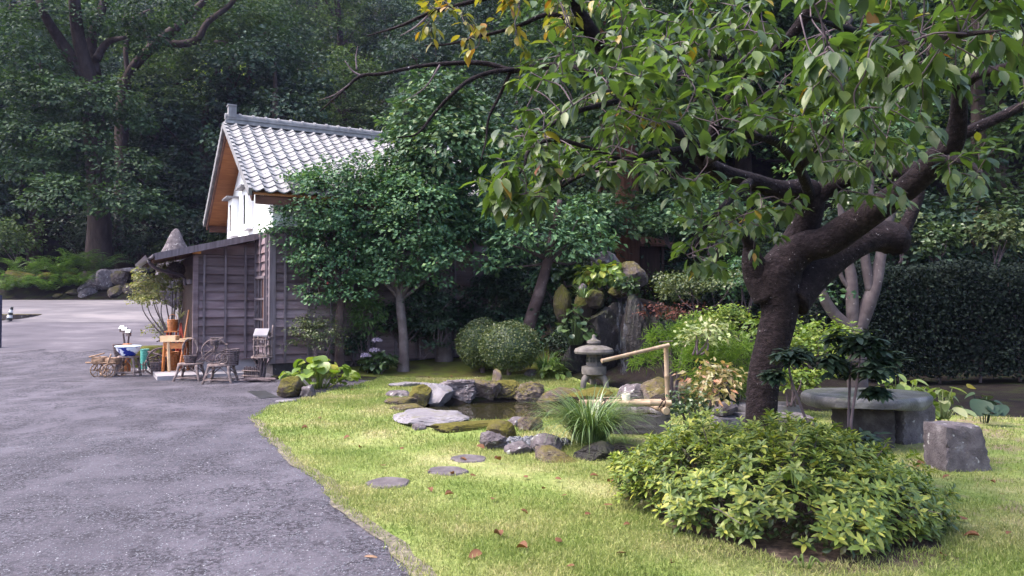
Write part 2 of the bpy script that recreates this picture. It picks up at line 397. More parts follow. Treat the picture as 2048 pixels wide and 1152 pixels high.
M['stone_moss_painted_shade'] = solid('moss_rock_painted_shade', [(.25, (.020, .015, .013)), (.5, (.045, .034, .030)), (.75, (.09, .072, .062))], 7, .95, .1, .9, 45, .025, moss=((.036, .036, .008), .48, 5), detail=10)  # dimmed copy of the moss covered stone, shade put into the colour
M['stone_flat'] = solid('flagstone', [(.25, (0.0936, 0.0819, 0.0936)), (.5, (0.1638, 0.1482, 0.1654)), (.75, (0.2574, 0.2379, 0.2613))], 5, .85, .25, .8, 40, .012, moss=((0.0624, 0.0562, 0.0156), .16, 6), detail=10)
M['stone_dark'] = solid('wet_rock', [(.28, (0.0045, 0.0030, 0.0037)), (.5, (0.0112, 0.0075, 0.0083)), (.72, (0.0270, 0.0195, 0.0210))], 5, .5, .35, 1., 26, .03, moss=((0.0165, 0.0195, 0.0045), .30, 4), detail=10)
M['stone_step'] = solid('stepping_stone', [(.28, (.055, .044, .05)), (.72, (.135, .115, .125))], 9, .9, .2, .6, 60, .008, detail=10)
M['granite'] = solid('granite', [(.25, (.055, .045, .050)), (.45, (.11, .095, .103)), (.6, (.15, .132, .14)), (.75, (.23, .205, .215))], 6, .88, .2, .8, 50, .014, specks=((.03, .025, .028), .62, 40), detail=10)
M['table_stone'] = solid('table_stone', [(.28, (.030, .027, .032)), (.5, (.072, .067, .074)), (.72, (.19, .18, .19))], 4, .5, .45, .8, 30, .015, moss=((.03, .036, .02), .25, 6), detail=10)
M['stone_leg_shade'] = solid('table_leg_stone_shade', [(.25, (.018, .014, .016)), (.5, (.045, .037, .041)), (.75, (.10, .085, .09))], 6, .88, .2, .9, 45, .02, detail=10)  # darker copy of the plain stone, under-table shade put into its colour
M['lantern_stone'] = solid('lantern_stone', [(.28, (0.0638, 0.0540, 0.0540)), (.5, (0.1200, 0.1050, 0.1013)), (.72, (0.1875, 0.1650, 0.1575))], 5, .9, .2, .6, 40, .006, moss=((0.0450, 0.0413, 0.0225), .22, 6))
M['bark'] = solid('cherry_bark', [(.28, (.005, .003, .004)), (.5, (.013, .008, .010)), (.75, (.034, .024, .027))], 11, .9, .15, 1., 17, .045, map_=(1.5, 1.5, 1.9), specks=((.26, .24, .25), .70, 30), detail=10)
M['bark_thin'] = solid('twig_bark', [(.28, (.05, .032, .04)), (.72, (.13, .095, .105))], 8, .8, .3, .5, 30, .005)
M['bark_forest'] = solid('forest_bark', [(.28, (.022, .015, .014)), (.72, (.065, .047, .044))], 2, .9, .15, 1., 6, .05, map_=(2, 2, .6))
M['bark_pale'] = solid('pale_bark', [(.28, (0.0540, 0.0382, 0.0403)), (.5, (0.0936, 0.0720, 0.0756)), (.72, (0.1512, 0.1260, 0.1260))], 4, .8, .25, .5, 14, .01, specks=((0.2376, 0.2088, 0.2088), .70, 14))
M['bark_stem'] = solid('grey_stem_bark', [(.28, (.042, .031, .034)), (.5, (.078, .060, .064)), (.72, (.13, .106, .108))], 5, .85, .2, .5, 16, .01, specks=((.22, .19, .19), .68, 16))
M['bark_brown'] = solid('brown_bark', [(.28, (.026, .016, .016)), (.5, (.055, .036, .036)), (.72, (.11, .08, .08))], 4, .85, .2, .6, 14, .012, specks=((.2, .17, .17), .70, 14))
M['bark_cedar'] = solid('cedar_bark', [(.28, (.05, .022, .016)), (.72, (.13, .062, .045))], 3, .9, .1, 1., 7, .04, map_=(5, 5, .5))
M['bamboo'] = solid('bamboo', [(.25, (0.1950, 0.1243, 0.0770)), (.5, (0.2991, 0.2112, 0.1422)), (.75, (0.3771, 0.2858, 0.2014))], 5, .45, .4, .2, 30, .003, map_=(2, 2, 2))
M['rope'] = solid('black_rope', [(.3, (.02, .012, .012)), (.7, (.05, .03, .03))], 30, .9, .1, .6, 60, .004)
M['ladle'] = solid('pale_wood', [(.3, (.60, .54, .44)), (.7, (.72, .66, .57))], 6, .6, .3, .1, 40, .002)
M['twig'] = solid('twig', [(.28, (.075, .050, .050)), (.5, (.16, .118, .115)), (.72, (.30, .235, .225))], 9, .85, .2, .5, 30, .004)
M['twig_dark'] = solid('wicker', [(.28, (.045, .03, .035)), (.72, (.16, .12, .125))], 14, .85, .2, .6, 40, .004)
M['twig_tan'] = solid('tan_wicker', [(.28, (.15, .085, .055)), (.72, (.34, .22, .15))], 14, .85, .2, .6, 40, .004)
M['orange_craft'] = solid('varnished_wood', [(.28, (.26, .075, .02)), (.72, (.46, .17, .05))], 6, .4, .45, .2, 40, .003, map_=(2, 2, 6))
M['pale_craft'] = solid('blond_wood', [(.28, (.48, .30, .17)), (.72, (.66, .47, .30))], 6, .5, .4, .2, 40, .003)
M['white_tag'] = solid('white_paint', [(.3, (0.5400, 0.5400, 0.5550)), (.7, (0.6150, 0.6150, 0.6300))], 4, .6, .3, .1, 30, .002)
def porcelain():
    s = NT('blue_white_porcelain'); k = s.ramp(s.noise(6.5, 3, .55, (1, 1, 1.5)), [(.50, 0.), (.53, 1.)])
    return s.surf(s.mix(k, (.66, .71, .82), (.012, .03, .26)), .12, .5)
M['porcelain'] = porcelain(); M['porcelain_rim'] = solid('porcelain_glaze', [(.3, (.58, .68, .80)), (.7, (.66, .74, .84))], 4, .12, .5, 0, 30, .001)
def teal():
    s = NT('teal_glaze'); k = s.ramp(s.noise(7, 2, .5, (1, 1, .7), 1.5), [(.47, 0.), (.50, 1.), (.53, 0.)])
    return s.surf(s.mix(k, (.045, .25, .21), (.16, .42, .37)), .3, .5)
M['teal'] = teal()
M['red'] = solid('red_lacquer', [(.3, (.22, .02, .012)), (.7, (.34, .04, .02))], 4, .35, .5, 0, 30, .001)
M['black'] = solid('black_paint_and_shade', [(.3, (.012, .012, .014)), (.7, (.03, .03, .034))], 6, .5, .4, .1, 30, .002)  # bollard paint; also the black that stands for shade in the drain
M['navy'] = solid('navy_paint', [(.3, (.02, .022, .05)), (.7, (.035, .037, .075))], 6, .5, .4, .1, 30, .002)
M['pebble'] = solid('pebble', [(.3, (.03, .03, .04)), (.5, (.085, .085, .105)), (.62, (.16, .155, .175)), (.72, (.42, .41, .43))], 14, .45, .45, .1, 60, .002)
# leaves
M['l_cherry'] = leafmat('cherry_leaf', [(0, (.038, .064, .026)), (.35, (.056, .088, .034)), (.7, (.078, .115, .038)), (.985, (.105, .140, .034)), (.995, (.28, .20, .03)), (1., (.20, .06, .02))], .44, .34, .45, patch=.35, pscale=.7, tcol=(1.35, 1.65, .5))
M['l_cherry_yellow'] = leafmat('yellowing_leaf', [(0, (0.0800, 0.0960, 0.0200)), (.5, (0.1600, 0.1520, 0.0280)), (.85, (0.2560, 0.2000, 0.0320)), (1, (0.3200, 0.1360, 0.0320))], .4, .4, .4)
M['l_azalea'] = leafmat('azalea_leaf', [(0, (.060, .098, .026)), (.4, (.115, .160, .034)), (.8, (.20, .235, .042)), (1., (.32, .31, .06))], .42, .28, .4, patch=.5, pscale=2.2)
M['l_azalea_inner'] = leafmat('azalea_inner_leaf', [(0, (.025, .042, .017)), (.7, (.05, .075, .024)), (1, (.10, .07, .03))], .42, .2, .4)  # darker green to brown leaves for the inside of the bush
M['l_camellia'] = leafmat('camellia_leaf', [(0, (0.0368, 0.0847, 0.0463)), (.5, (0.0670, 0.1376, 0.0676)), (.9, (0.1089, 0.1940, 0.0801)), (1, (0.1674, 0.2470, 0.0889))], .45, .16, .25, patch=.5, pscale=1.5)
M['l_evergreen'] = leafmat('evergreen_leaf', [(0, (0.0312, 0.0696, 0.0369)), (.5, (0.0557, 0.1099, 0.0518)), (.9, (0.0956, 0.1612, 0.0628)), (1, (0.1738, 0.2107, 0.0739))], .45, .16, .25, patch=.5, pscale=1.2)
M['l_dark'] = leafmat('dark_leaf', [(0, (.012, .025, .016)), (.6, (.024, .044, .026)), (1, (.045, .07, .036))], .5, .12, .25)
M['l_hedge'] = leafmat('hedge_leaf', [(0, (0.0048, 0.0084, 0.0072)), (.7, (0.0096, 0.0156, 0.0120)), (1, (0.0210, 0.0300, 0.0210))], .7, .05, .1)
M['l_forest'] = [leafmat('forest_leaf', [(0, (0.0199, 0.0406, 0.0234)), (.5, (0.0347, 0.0645, 0.0324)), (1, (0.0596, 0.0968, 0.0432))], .6, .2, .12, patch=.6, pscale=.35),
                 leafmat('forest_leaf_light', [(0, (0.0298, 0.0516, 0.0252)), (.5, (0.0497, 0.0829, 0.0343)), (1, (0.0828, 0.1152, 0.0450))], .6, .24, .12, patch=.6, pscale=.3),
                 leafmat('forest_leaf_blue', [(0, (0.0149, 0.0314, 0.0252)), (.5, (0.0282, 0.0516, 0.0377)), (1, (0.0497, 0.0783, 0.0522))], .6, .16, .12, patch=.6, pscale=.35)]
M['l_mid'] = leafmat('mid_leaf', [(0, (.045, .07, .03)), (.6, (.085, .115, .05)), (1, (.16, .17, .09))], .5, .22, .25)
M['l_lime'] = leafmat('lime_leaf', [(0, (.07, .12, .02)), (.6, (.13, .19, .03)), (1, (.22, .25, .05))], .45, .32, .35)
M['l_bright'] = leafmat('bright_leaf', [(0, (0.0723, 0.1105, 0.0255)), (.6, (0.1275, 0.1785, 0.0425)), (1, (0.2040, 0.2380, 0.0765))], .4, .28, .4)
M['l_pale'] = leafmat('pale_leaf', [(0, (.15, .19, .08)), (.6, (.24, .28, .12)), (1, (.38, .36, .2))], .4, .28, .4)
M['l_sparse'] = leafmat('dull_leaf', [(0, (.12, .14, .06)), (.6, (.20, .21, .095)), (1, (.30, .25, .14))], .6, .25, .2)
M['l_nandina'] = leafmat('nandina_leaf', [(0, (.15, .15, .055)), (.5, (.26, .22, .10)), (.8, (.32, .22, .14)), (1, (.36, .15, .09))], .35, .28, .45)
M['l_hosta'] = leafmat('broad_leaf', [(0, (.085, .14, .024)), (.6, (.15, .215, .034)), (.9, (.24, .27, .045)), (1, (.36, .28, .04))], .35, .28, .45)
M['l_round'] = leafmat('round_leaf', [(0, (.03, .055, .022)), (.6, (.055, .09, .034)), (1, (.09, .13, .05))], .3, .2, .5)
M['l_fern'] = leafmat('fern_leaf', [(0, (0.0405, 0.0837, 0.0270)), (.6, (0.0743, 0.1350, 0.0378)), (1, (0.1215, 0.1890, 0.0473))], .45, .28, .35)
M['l_liriope'] = leafmat('strap_leaf', [(0, (.055, .095, .034)), (.6, (.10, .155, .05)), (1, (.19, .24, .10))], .3, .2, .5, patch=.1)
M['l_pine'] = leafmat('soft_needle', [(0, (.075, .14, .022)), (.6, (.12, .20, .03)), (1, (.18, .25, .05))], .5, .3, .3)
M['l_boxwood'] = leafmat('boxwood_leaf', [(0, (0.0294, 0.0478, 0.0184)), (.5, (0.0570, 0.0810, 0.0276)), (1, (0.1196, 0.1334, 0.0460))], .4, .2, .4, pscale=3)
M['l_redbrown'] = leafmat('reddish_leaf', [(0, (.05, .015, .015)), (.6, (.10, .03, .025)), (1, (.16, .06, .035))], .5, .2, .3)
M['l_dead'] = leafmat('dead_leaf', [(0, (.055, .022, .014)), (.5, (.13, .055, .03)), (.8, (.22, .11, .06)), (1, (.36, .25, .14))], .7, .15, .2)
M['flower'] = leafmat('hydrangea_petal', [(0, (.20, .17, .30)), (.6, (.34, .28, .44)), (1, (.48, .38, .52))], .6, .3, .2)
def water_mat():
    s = NT('pond_water')
    return s.surf((.020, .018, .008), .03, .5, s.bump(s.noise(6, 3, .5), .10, .01))
M['water'] = water_mat()
def fall_mat():
    s = NT('falling_water'); k = s.ramp(s.noise(11, 4, .7, (1, 1, .10)), [(.45, 0.), (.62, 1.)])
    p = s.n('ShaderNodeBsdfPrincipled'); p.inputs['Base Color'].default_value = (.55, .58, .68, 1); p.inputs['Roughness'].default_value = .15
    t = s.n('ShaderNodeBsdfTransparent'); mx = s.n('ShaderNodeMixShader'); s.l(s.math('MULTIPLY', k, .11), mx.inputs[0])
    s.l(t.outputs[0], mx.inputs[1]); s.l(p.outputs[0], mx.inputs[2]); s.l(mx.outputs[0], s.out.inputs[0]); return s.m
M['fall'] = fall_mat()
# ------------------------------------------------------------------ ground
def grid_sheet(name, xs, ys, off, mat, keep=None):
    X, Y = np.meshgrid(xs, ys); Z = H(X, Y)+off
    V = np.stack([X, Y, Z], -1).reshape(-1, 3); nx = len(xs)
    i = np.arange(len(ys)-1)[:, None]*nx; j = np.arange(nx-1)[None]
    Q = np.stack([i+j, i+j+1, i+nx+j+1, i+nx+j], -1).reshape(-1, 4)
    mb = MB(); mb.add(V, Q); return mb.build(name, mat, loc=(0, 0, 0), smooth=True)
def span_sheet(name, fl, fr, ys, n, off, mat, hz=None, hole=False, cut=None):
    t = np.linspace(0, 1, n); X = fl(ys)[:, None]*(1-t)+fr(ys)[:, None]*t; Y = ys[:, None]*np.ones(n)
    Z = (H(X, Y) if hz is None else hz(X, Y))+off; V = np.stack([X, Y, Z], -1).reshape(-1, 3)
    i = np.arange(len(ys)-1)[:, None]*n; j = np.arange(n-1)[None]
    Q = np.stack([i+j, i+j+1, i+n+j+1, i+n+j], -1).reshape(-1, 4)
    if cut: c_ = V[Q].mean(1); Q = Q[c_[:, 1] > cut(c_[:, 0])]
    if hole: c_ = V[Q].mean(1); Q = Q[pond_r(c_[:, 0], c_[:, 1]) > 1.05]
    mb = MB(); mb.add(V, Q); return mb.build(name, mat, loc=(0, 0, 0), smooth=True)
xs = np.concatenate([np.linspace(-110, -26, 26), np.arange(-25, -9, .8), np.arange(-9, 9.01, .16), np.arange(9.8, 26, .8), np.linspace(27, 110, 26)])
ys = np.concatenate([np.linspace(-25, 1, 12), np.arange(1.5, 8.5, .4), np.arange(8.5, 20, .16), np.arange(20, 46, .6), np.linspace(47, 112, 40)])
tag(grid_sheet('ground', xs, ys, 0, M['soil']), kind='structure')
# lawn edge on the gravel side, from the photograph's edge
ed = [GP(*p) for p in ((880, 1190), (800, 1120), (735, 1055), (660, 985), (605, 935), (560, 900), (530, 868), (508, 838))]
ed = np.array([[2.05*.0+ed[0][0]+.55, 2.2], [ed[0][0]+.2, 3.1]]+[[e[0], e[1]] for e in ed]); tip = ed[-1]
top = np.array([GP(*p)[:2] for p in ((508, 838), (545, 812), (600, 800), (690, 775), (760, 762))])
def edge_x(y):
    y = np.asarray(y, float); a = np.interp(y, ed[:, 1], ed[:, 0])
    b = np.interp(y, top[:, 1], top[:, 0])
    x = np.where(y <= tip[1], a, b); return x+.020*np.sin(y*4.1)+.008*np.sin(y*17+1)
LAWN_TOP = 15.3
ysl = np.concatenate([np.arange(2.3, 8, .1), np.arange(8, LAWN_TOP, .08)])
tag(span_sheet('lawn', edge_x, lambda y: np.interp(y, [10.2, 11.3, 13.4, 14.2, 15.3], [7.5, 2.3, 2.2, 1.5, .9]), ysl, 170, .012, M['lawn'], hole=True), kind='structure')
tag(span_sheet('moss_bank', lambda y: np.interp(y, [LAWN_TOP-.1, 17, 20], [-4.6, -5, -5]), lambda y: np.full_like(y, .8), np.arange(LAWN_TOP-.04, 19.5, .12), 120, .008, M['moss_ground']), kind='structure')
ygv = np.concatenate([np.linspace(-20, 2, 12), np.arange(2.3, 15.2, .1), np.arange(15.2, 22.3, .2)])
tag(span_sheet('gravel_yard', lambda y: np.full_like(y, -26.), lambda y: np.where(y < 15.0, edge_x(np.clip(y, 2.2, 15))-.0, -4.9)+.10*(y < 14.9), ygv, 60, .006, M['gravel']), kind='structure')
tag(span_sheet('asphalt_apron', lambda y: np.full_like(y, -30.), lambda y: np.full_like(y, -5.5), np.arange(20.2, 26.2, .06), 300, .014, M['asphalt'], cut=lambda x: 21.2+.35*np.sin(x*.9)+.22*np.sin(x*2.7+1)+.12*np.sin(x*7.3)+.06*np.sin(x*19)), kind='structure')
tag(span_sheet('concrete_driveway', lambda y: np.full_like(y, -32.), lambda y: np.full_like(y, -4.), np.arange(25.6, 31.8, .2), 60, .020, M['concrete_road']), kind='structure')
g = np.random.default_rng(17)
def edge_w(y): return edge_x(y)+.03*np.sin(y*3.1)+.012*np.sin(y*11.7+.6)
ye = np.arange(2.4, float(tip[1])-.05, .04)
M['worn'] = solid('worn_turf', [(.3, (.075, .064, .060)), (.5, (.15, .13, .105)), (.7, (.24, .21, .15))], 20, .95, .1, .8, 60, .02)
tag(span_sheet('worn_edge', lambda y: edge_w(y)-.05, lambda y: edge_w(y)+.09, ye, 8, .014, M['worn']), kind='structure')
# pond water
a = np.linspace(0, 2*math.pi, 72)[:-1]; rr = (1+.07*np.sin(3*a+1)+.05*np.sin(5*a))*1.0
poly = np.c_[PC[0]+np.cos(a)*PR[0]*rr, PC[1]+np.sin(a)*PR[1]*rr]
mb = MB(); mb.add(np.vstack([np.c_[poly, np.full(len(poly), -.07)], [[*PC, -.07]]]), np.stack([np.arange(71), (np.arange(71)+1) % 71, np.full(71, 71)], 1))
tag(mb.build('pond_water', M['water'], loc=(0, 0, 0)), kind='structure')
# ------------------------------------------------------------------ house
C0 = np.array([-4.95, 15.5]); LX = np.array([.872, .489]); GX = np.array([-.489, .872])
def hw(V):
    V = np.asarray(V, float); out = np.empty_like(V)
    out[:, :2] = C0+V[:, :1]*LX+V[:, 1:2]*GX; out[:, 2] = V[:, 2]; return out
def hl(p): d = np.asarray(p[:2])-C0; return d@LX, d@GX
def hbox(mb, *a): V, Fs = box(*a); mb.add(hw(V), Fs)
def hbar(mb, a, b, wd, ht): V, Fs = bar(a, b, wd, ht); mb.add(hw(V), Fs)
HL, HB, ZF, ZP, ZE, ZR = 5.0, 6.06, .36, 3.12, 3.78, 5.86
house = thing('timber_house', (*C0, 0), 'old grey timber boarded house with white plaster gable and silver tiled roof', 'house')
mb = MB(); hbox(mb, .02, HL, .02, HB, -.5, ZF-.01); mb.build('foundation', M['concrete_dark'], house)
# plaster body (pentagonal prism)
mb = MB(); zt = ZR-.16
V = [[x, y, z] for x in (0, HL) for y, z in ((0, ZF), (HB, ZF), (HB, ZE+.12), (HB/2, zt), (0, ZE+.12))]
mb.add(hw(V), [np.array([[0, 1, 2, 3, 4]]), np.array([[9, 8, 7, 6, 5]]), np.array([[0, 5, 6, 1], [1, 6, 7, 2], [2, 7, 8, 3], [3, 8, 9, 4], [4, 9, 5, 0]])])
mb.build('plaster_wall', M['plaster'], house)
def laps(mb, p0, p1, nout, z0, z1, step=.188):
    """horizontal lapped boards from p0 to p1 (house coordinates), standing out along nout"""
    g = np.random.default_rng(int(abs(p0[0]*7+p0[1]*31+z0*100))+5); z = z0
    p0, p1, no = np.array(p0, float), np.array(p1, float), np.array(nout, float)
    while z < z1-.02:
        zz = min(z+step, z1); j = g.uniform(-.004, .004)
        A = [(.004, z+.004), (.060+j, z-.016), (.052+j, z+.03), (.012, zz+.002), (.002, zz+.002)]
        V = [[*(q+no*o), h] for q in (p0, p1) for o, h in A]
        mb.add(hw(V), [np.array([[0, 5, 6, 1], [1, 6, 7, 2], [2, 7, 8, 3], [3, 8, 9, 4], [4, 9, 5, 0]]), np.array([[0, 1, 2, 3, 4], [9, 8, 7, 6, 5]])]); z = zz
mb = MB(); laps(mb, (0, 0), (HL, 0), (0, -1), ZF, ZP)
mb.build('board_siding', M['siding'], house)
for x in np.arange(.22, HL, .485):
    mb = MB(); hbox(mb, x, x+.045, -.085, -.035, ZF, ZP-.02); mb.build('batten', M['batten'], house)
mb = MB(); hbox(mb, -.075, .05, -.075, .05, ZF-.02, ZP+.03); mb.build('corner_post', M['batten'], house)
mb = MB(); hbox(mb, 0.06, HL, -.09, -.01, ZP, ZP+.07); mb.build('rail', M['batten'], house)
# gable side strip with lattice window, then the lean-to
WB0, WB1, WZ0, WZ1 = .42, 1.45, .80, 2.12
mb = MB(); laps(mb, (0, .05), (0, 1.6), (-1, 0), ZF, WZ0); laps(mb, (0, .05), (0, 1.6), (-1, 0), WZ1, ZP)
laps(mb, (0, .05), (0, WB0), (-1, 0), WZ0, WZ1); laps(mb, (0, WB1), (0, 1.6), (-1, 0), WZ0, WZ1)
mb.build('board_siding', M['siding'], house)
for b in (.2, .36, .95, 1.5):
    for z0, z1 in (((ZF, ZP-.02),) if b in (.2, .36, 1.5) else ((WZ1+.05, ZP-.02),)):
        mb = MB(); hbox(mb, -.080, -.036, b, b+.04, z0, z1); mb.build('batten', M['batten'], house)
mb = MB()
hbox(mb, -.10, -.012, WB0-.05, WB0, WZ0-.05, WZ1+.05); hbox(mb, -.09, -.012, WB1, WB1+.05, WZ0-.05, WZ1+.05)
hbox(mb, -.10, -.012, WB0, WB1, WZ1, WZ1+.05); hbox(mb, -.12, -.012, WB0, WB1, WZ0-.05, WZ0)
win = mb.build('window', M['batten'], house)
mb = MB(); hbox(mb, -.02, -.008, WB0, WB1, WZ0, WZ1); mb.build('pane', M['glass_dark'], win)
mb = MB(); hbox(mb, -.05, -.03, WB0, WB0+.36, WZ0, WZ1); mb.build('shutter', M['red_brown_wood'], win)
mb = MB()
for z in (1.22, 1.66): hbox(mb, -.085, -.055, WB0, WB1, z, z+.04)
for b in (.78, 1.1): hbox(mb, -.08, -.058, b, b+.025, WZ0, WZ1)
mb.build('lattice', M['batten'], win)
# roof
SL = math.hypot(HB/2+.42, ZR-ZE); ov, oa = .42, .47
def slope_pt(a, t, side, lift=0.):          # t = 0 at eave, 1 at ridge
    b = -ov+t*(HB/2+ov); b = b if side == 0 else HB-b
    n = np.array([0, -(ZR-ZE), HB/2+ov])/SL
    return a, b+lift*(n[1] if side == 0 else -n[1]), ZE+t*(ZR-ZE)+lift*n[2]
for side in (0, 1):
    mb = MB(); V = []
    for lift in (-.03, .012):
        for a, t in ((-oa, 0), (HL+.3, 0), (HL+.3, 1), (-oa, 1)): V.append(slope_pt(a, t, side, lift))
    mb.add(hw(V), [BOXF]); mb.build('roof_boarding', M['orange_wood'], house)
    # tiles
    tw, rows = .265, 17; ncol = int(round((HL+.3+oa+.06)/tw)); ns = 9
    u = np.linspace(0, 1, ns)
    prof = np.where(u < .68, .030*np.cos(u/.68*math.pi*2)*.5-.015, 0)
    prof = np.where(u >= .68, -.0+.042*np.sin((u-.68)/.32*math.pi), prof)
    A = (-oa-.04+(np.arange(ncol)[:, None]+u[None, :-1])*tw).ravel(); Z0 = np.tile(prof[:-1], ncol)
    mb = MB(); g = np.random.default_rng(3+side)
    for r in range(rows):
        jit = np.repeat(g.normal(0, .0035, ncol), ns-1)
        tt = [(r-.06)/rows, (r-.06)/rows, (r+1.)/rows]; lf = [.066, .092, .072]
        V = []
        for t, l in zip(tt, lf):
            pts = [slope_pt(a, t, side, l+z+j) for a, z, j in zip(A, Z0, jit)]; V += pts
        m = len(A); i = np.arange(m-1); Q = np.concatenate([np.stack([i, i+1, m+i+1, m+i], 1), np.stack([m+i, m+i+1, 2*m+i+1, 2*m+i], 1)])
        mb.add(hw(V), Q if side == 0 else Q[:, ::-1])
    rf = mb.build('roof_tiles', M['tile'], house, smooth='auto')
    mb = MB()                                # verge tiles down the gable edge
    for r in range(rows):
        t0, t1 = (r-.02)/rows, (r+.96)/rows
        V = [slope_pt(a, t, side, l) for a in (-oa-.10, -oa-.03) for t, l in ((t0, -.05), (t1, -.06), (t1, .085), (t0, .115))]
        mb.add(hw(V), [np.array([[0, 1, 2, 3], [7, 6, 5, 4], [0, 4, 5, 1], [1, 5, 6, 2], [2, 6, 7, 3], [3, 7, 4, 0]])])
    mb.build('verge_tiles', M['tile'], house)
    mb = MB(); V = [slope_pt(a, t, side, l) for a in (-oa-.025, -oa+.02) for t, l in ((-.005, -.16), (1, -.16), (1, -.004), (-.005, -.004))]
    mb.add(hw(V), [np.array([[0, 1, 2, 3], [7, 6, 5, 4], [0, 4, 5, 1], [1, 5, 6, 2], [2, 6, 7, 3], [3, 7, 4, 0]])]); mb.build('bargeboard', M['red_brown_wood'], house)
mb = MB()
for k, (w_, z0, z1) in enumerate(((.16, .03, .085), (.13, .088, .13), (.15, .133, .155), (.10, .158, .20))):
    hbox(mb, -oa-.06+.02*k, HL+.25, HB/2-w_, HB/2+w_, ZR+z0, ZR+z1)
V, Fs = tube([(-oa-.05, HB/2, ZR+.215), (HL+.25, HB/2, ZR+.215)], .08, 12, 1); mb.add(hw(V), Fs)
rdg = mb.build('ridge', M['tile'], house)
for a in np.arange(-.2, HL+.2, .30):
    mb = MB(); V, Fs = tube([(a, HB/2, ZR+.215), (a+.05, HB/2, ZR+.215)], .105, 12, 1); mb.add(hw(V), Fs); mb.build('ridge_collar', M['tile'], rdg)
mb = MB(); hbox(mb, -oa+.02, -oa+.20, HB/2-.10, HB/2+.10, ZR+.0, ZR+.46); hbox(mb, -oa+.0, -oa+.20, HB/2-.12, HB/2+.12, ZR+.462, ZR+.50); mb.build('ridge_end_tile', M['tile'], house)
for b in (-.36, HB+.30):
    mb = MB(); hbox(mb, -oa+.05, HL, b, b+.04, ZE-.20, ZE-.02); mb.build('fascia', M['red_brown_wood'], house)
mb = MB(); hbox(mb, -.0, HL, -.3, -.005, ZE-.06, ZE-.03); mb.build('eave_soffit', M['red_brown_wood'], house)
# plaster windows in the gable
for b, z0, z1 in ((2.5, 3.44, 4.14), (4.55, 3.44, 4.14)):
    mb = MB()
    for q in ((b-.34, b-.13), (b+.13, b+.34)): hbox(mb, -.15, -.003, q[0], q[1], z0-.12, z1+.14)
    hbox(mb, -.15, -.003, b-.13, b+.13, z1, z1+.14); hbox(mb, -.15, -.003, b-.13, b+.13, z0-.12, z0)
    f = mb.build('window', M['plaster'], house)
    mb = MB(); hbox(mb, -.143, -.004, b-.13, b+.13, z0, z1); mb.build('pane', M['glass_dark'], f)
    mb = MB(); hbox(mb, -.30, -.003, b-.42, b+.42, z1+.145, z1+.185); mb.build('hood', M['tile'], f)
# lean-to
la, lb0, lb1 = -1.31, 1.6, 5.0
mb = MB(); hbox(mb, la+.02, -.02, lb0+.02, lb1, -.3, ZF-.005); mb.build('plinth', M['concrete'], house)
mb = MB(); V = [[x, y, z] for y in (lb0+.03, lb1) for x, z in ((la+.03, ZF), (-.005, ZF), (-.005, 2.98), (la+.03, 2.68))]
mb.add(hw(V), [np.array([[0, 1, 2, 3], [7, 6, 5, 4], [0, 4, 5, 1], [1, 5, 6, 2], [2, 6, 7, 3], [3, 7, 4, 0]])]); mb.build('lean_to_core', M['dark_wood'], house)
mb = MB(); laps(mb, (la, lb0+.02), (-.02, lb0+.02), (0, -1), ZF, 2.66)
V = [[x, y, z] for y in (lb0-.005, lb0+.02) for x, z in ((la, 2.664), (-.02, 2.664), (-.02, 2.98), (la, 2.70))]
mb.add(hw(V), [np.array([[0, 1, 2, 3], [7, 6, 5, 4], [0, 4, 5, 1], [1, 5, 6, 2], [2, 6, 7, 3], [3, 7, 4, 0]])])
mb.build('lean_to_siding', M['siding'], house)
for x in (la+.16, la+.60, la+1.02): mb = MB(); hbox(mb, x, x+.04, lb0-.070, lb0-.02, ZF, 2.9-.2*(x < -.9)-.05); mb.build('batten', M['batten'], house)
mb = MB(); hbox(mb, la-.04, la+.06, lb0-.06, lb0+.06, ZF-.02, 2.62); mb.build('corner_post', M['siding'], house)
mb = MB()
for b in np.arange(lb0+.1, lb1-.15, .2): hbox(mb, la-.02, la+.028, b, b+.19, .12 if b < 4.3 else ZF, 2.6)
mb.build('door_wall', M['dark_wood'], house)
mb = MB(); hbox(mb, la-.07, la-.022, lb0+.35, lb0+1.6, 2.02, 2.12); mb.build('lintel', M['batten'], house)
mb = MB(); V = [[x, y, z+dz] for dz in (0, .05) for x, y, z in ((-2.16, 1.25, 2.56), (-.005, 1.25, 3.10), (-.005, 5.4, 3.10), (-2.16, 5.4, 2.56))]
mb.add(hw(V), [BOXF]); lr = mb.build('lean_to_roof', M['metal_roof'], house)
mb = MB(); V = [[x, y, z+dz] for dz in (-.055, -.005) for x, y, z in ((-2.14, 1.30, 2.565), (-.01, 1.30, 3.098), (-.01, 5.3, 3.098), (-2.14, 5.3, 2.565))]
mb.add(hw(V), [BOXF]); mb.build('ceiling_boards', M['red_brown_wood'], lr)
mb = MB(); V = [[x, y, z+dz] for y in (1.235, 1.295) for x, z, dz in ((-2.13, 2.57, -.09), (-.01, 3.10, -.09), (-.01, 3.10, .056), (-2.13, 2.57, .056))]
mb.add(hw(V), [np.array([[0, 1, 2, 3], [7, 6, 5, 4], [0, 4, 5, 1], [1, 5, 6, 2], [2, 6, 7, 3], [3, 7, 4, 0]])]); mb.build('barge', M['batten'], lr)
mb = MB()
th = np.linspace(math.pi, 2*math.pi, 9)
for r_ in (.085, .075):
    V = [[-2.22+r_*math.cos(t), b, 2.58+r_*math.sin(t)] for b in (1.2, 5.45) for t in th]; i = np.arange(8)
    mb.add(hw(V), [np.stack([i, i+1, i+10, i+9], 1)])
V, Fs = tube([(-2.22, 1.5, 2.52), (-2.2, 1.5, 2.42), (-2.0, 1.75, 2.3), (-1.5, 2.3, 2.2), (-1.42, 2.4, 2.0)], .035, 8, 4); mb.add(hw(V), Fs)
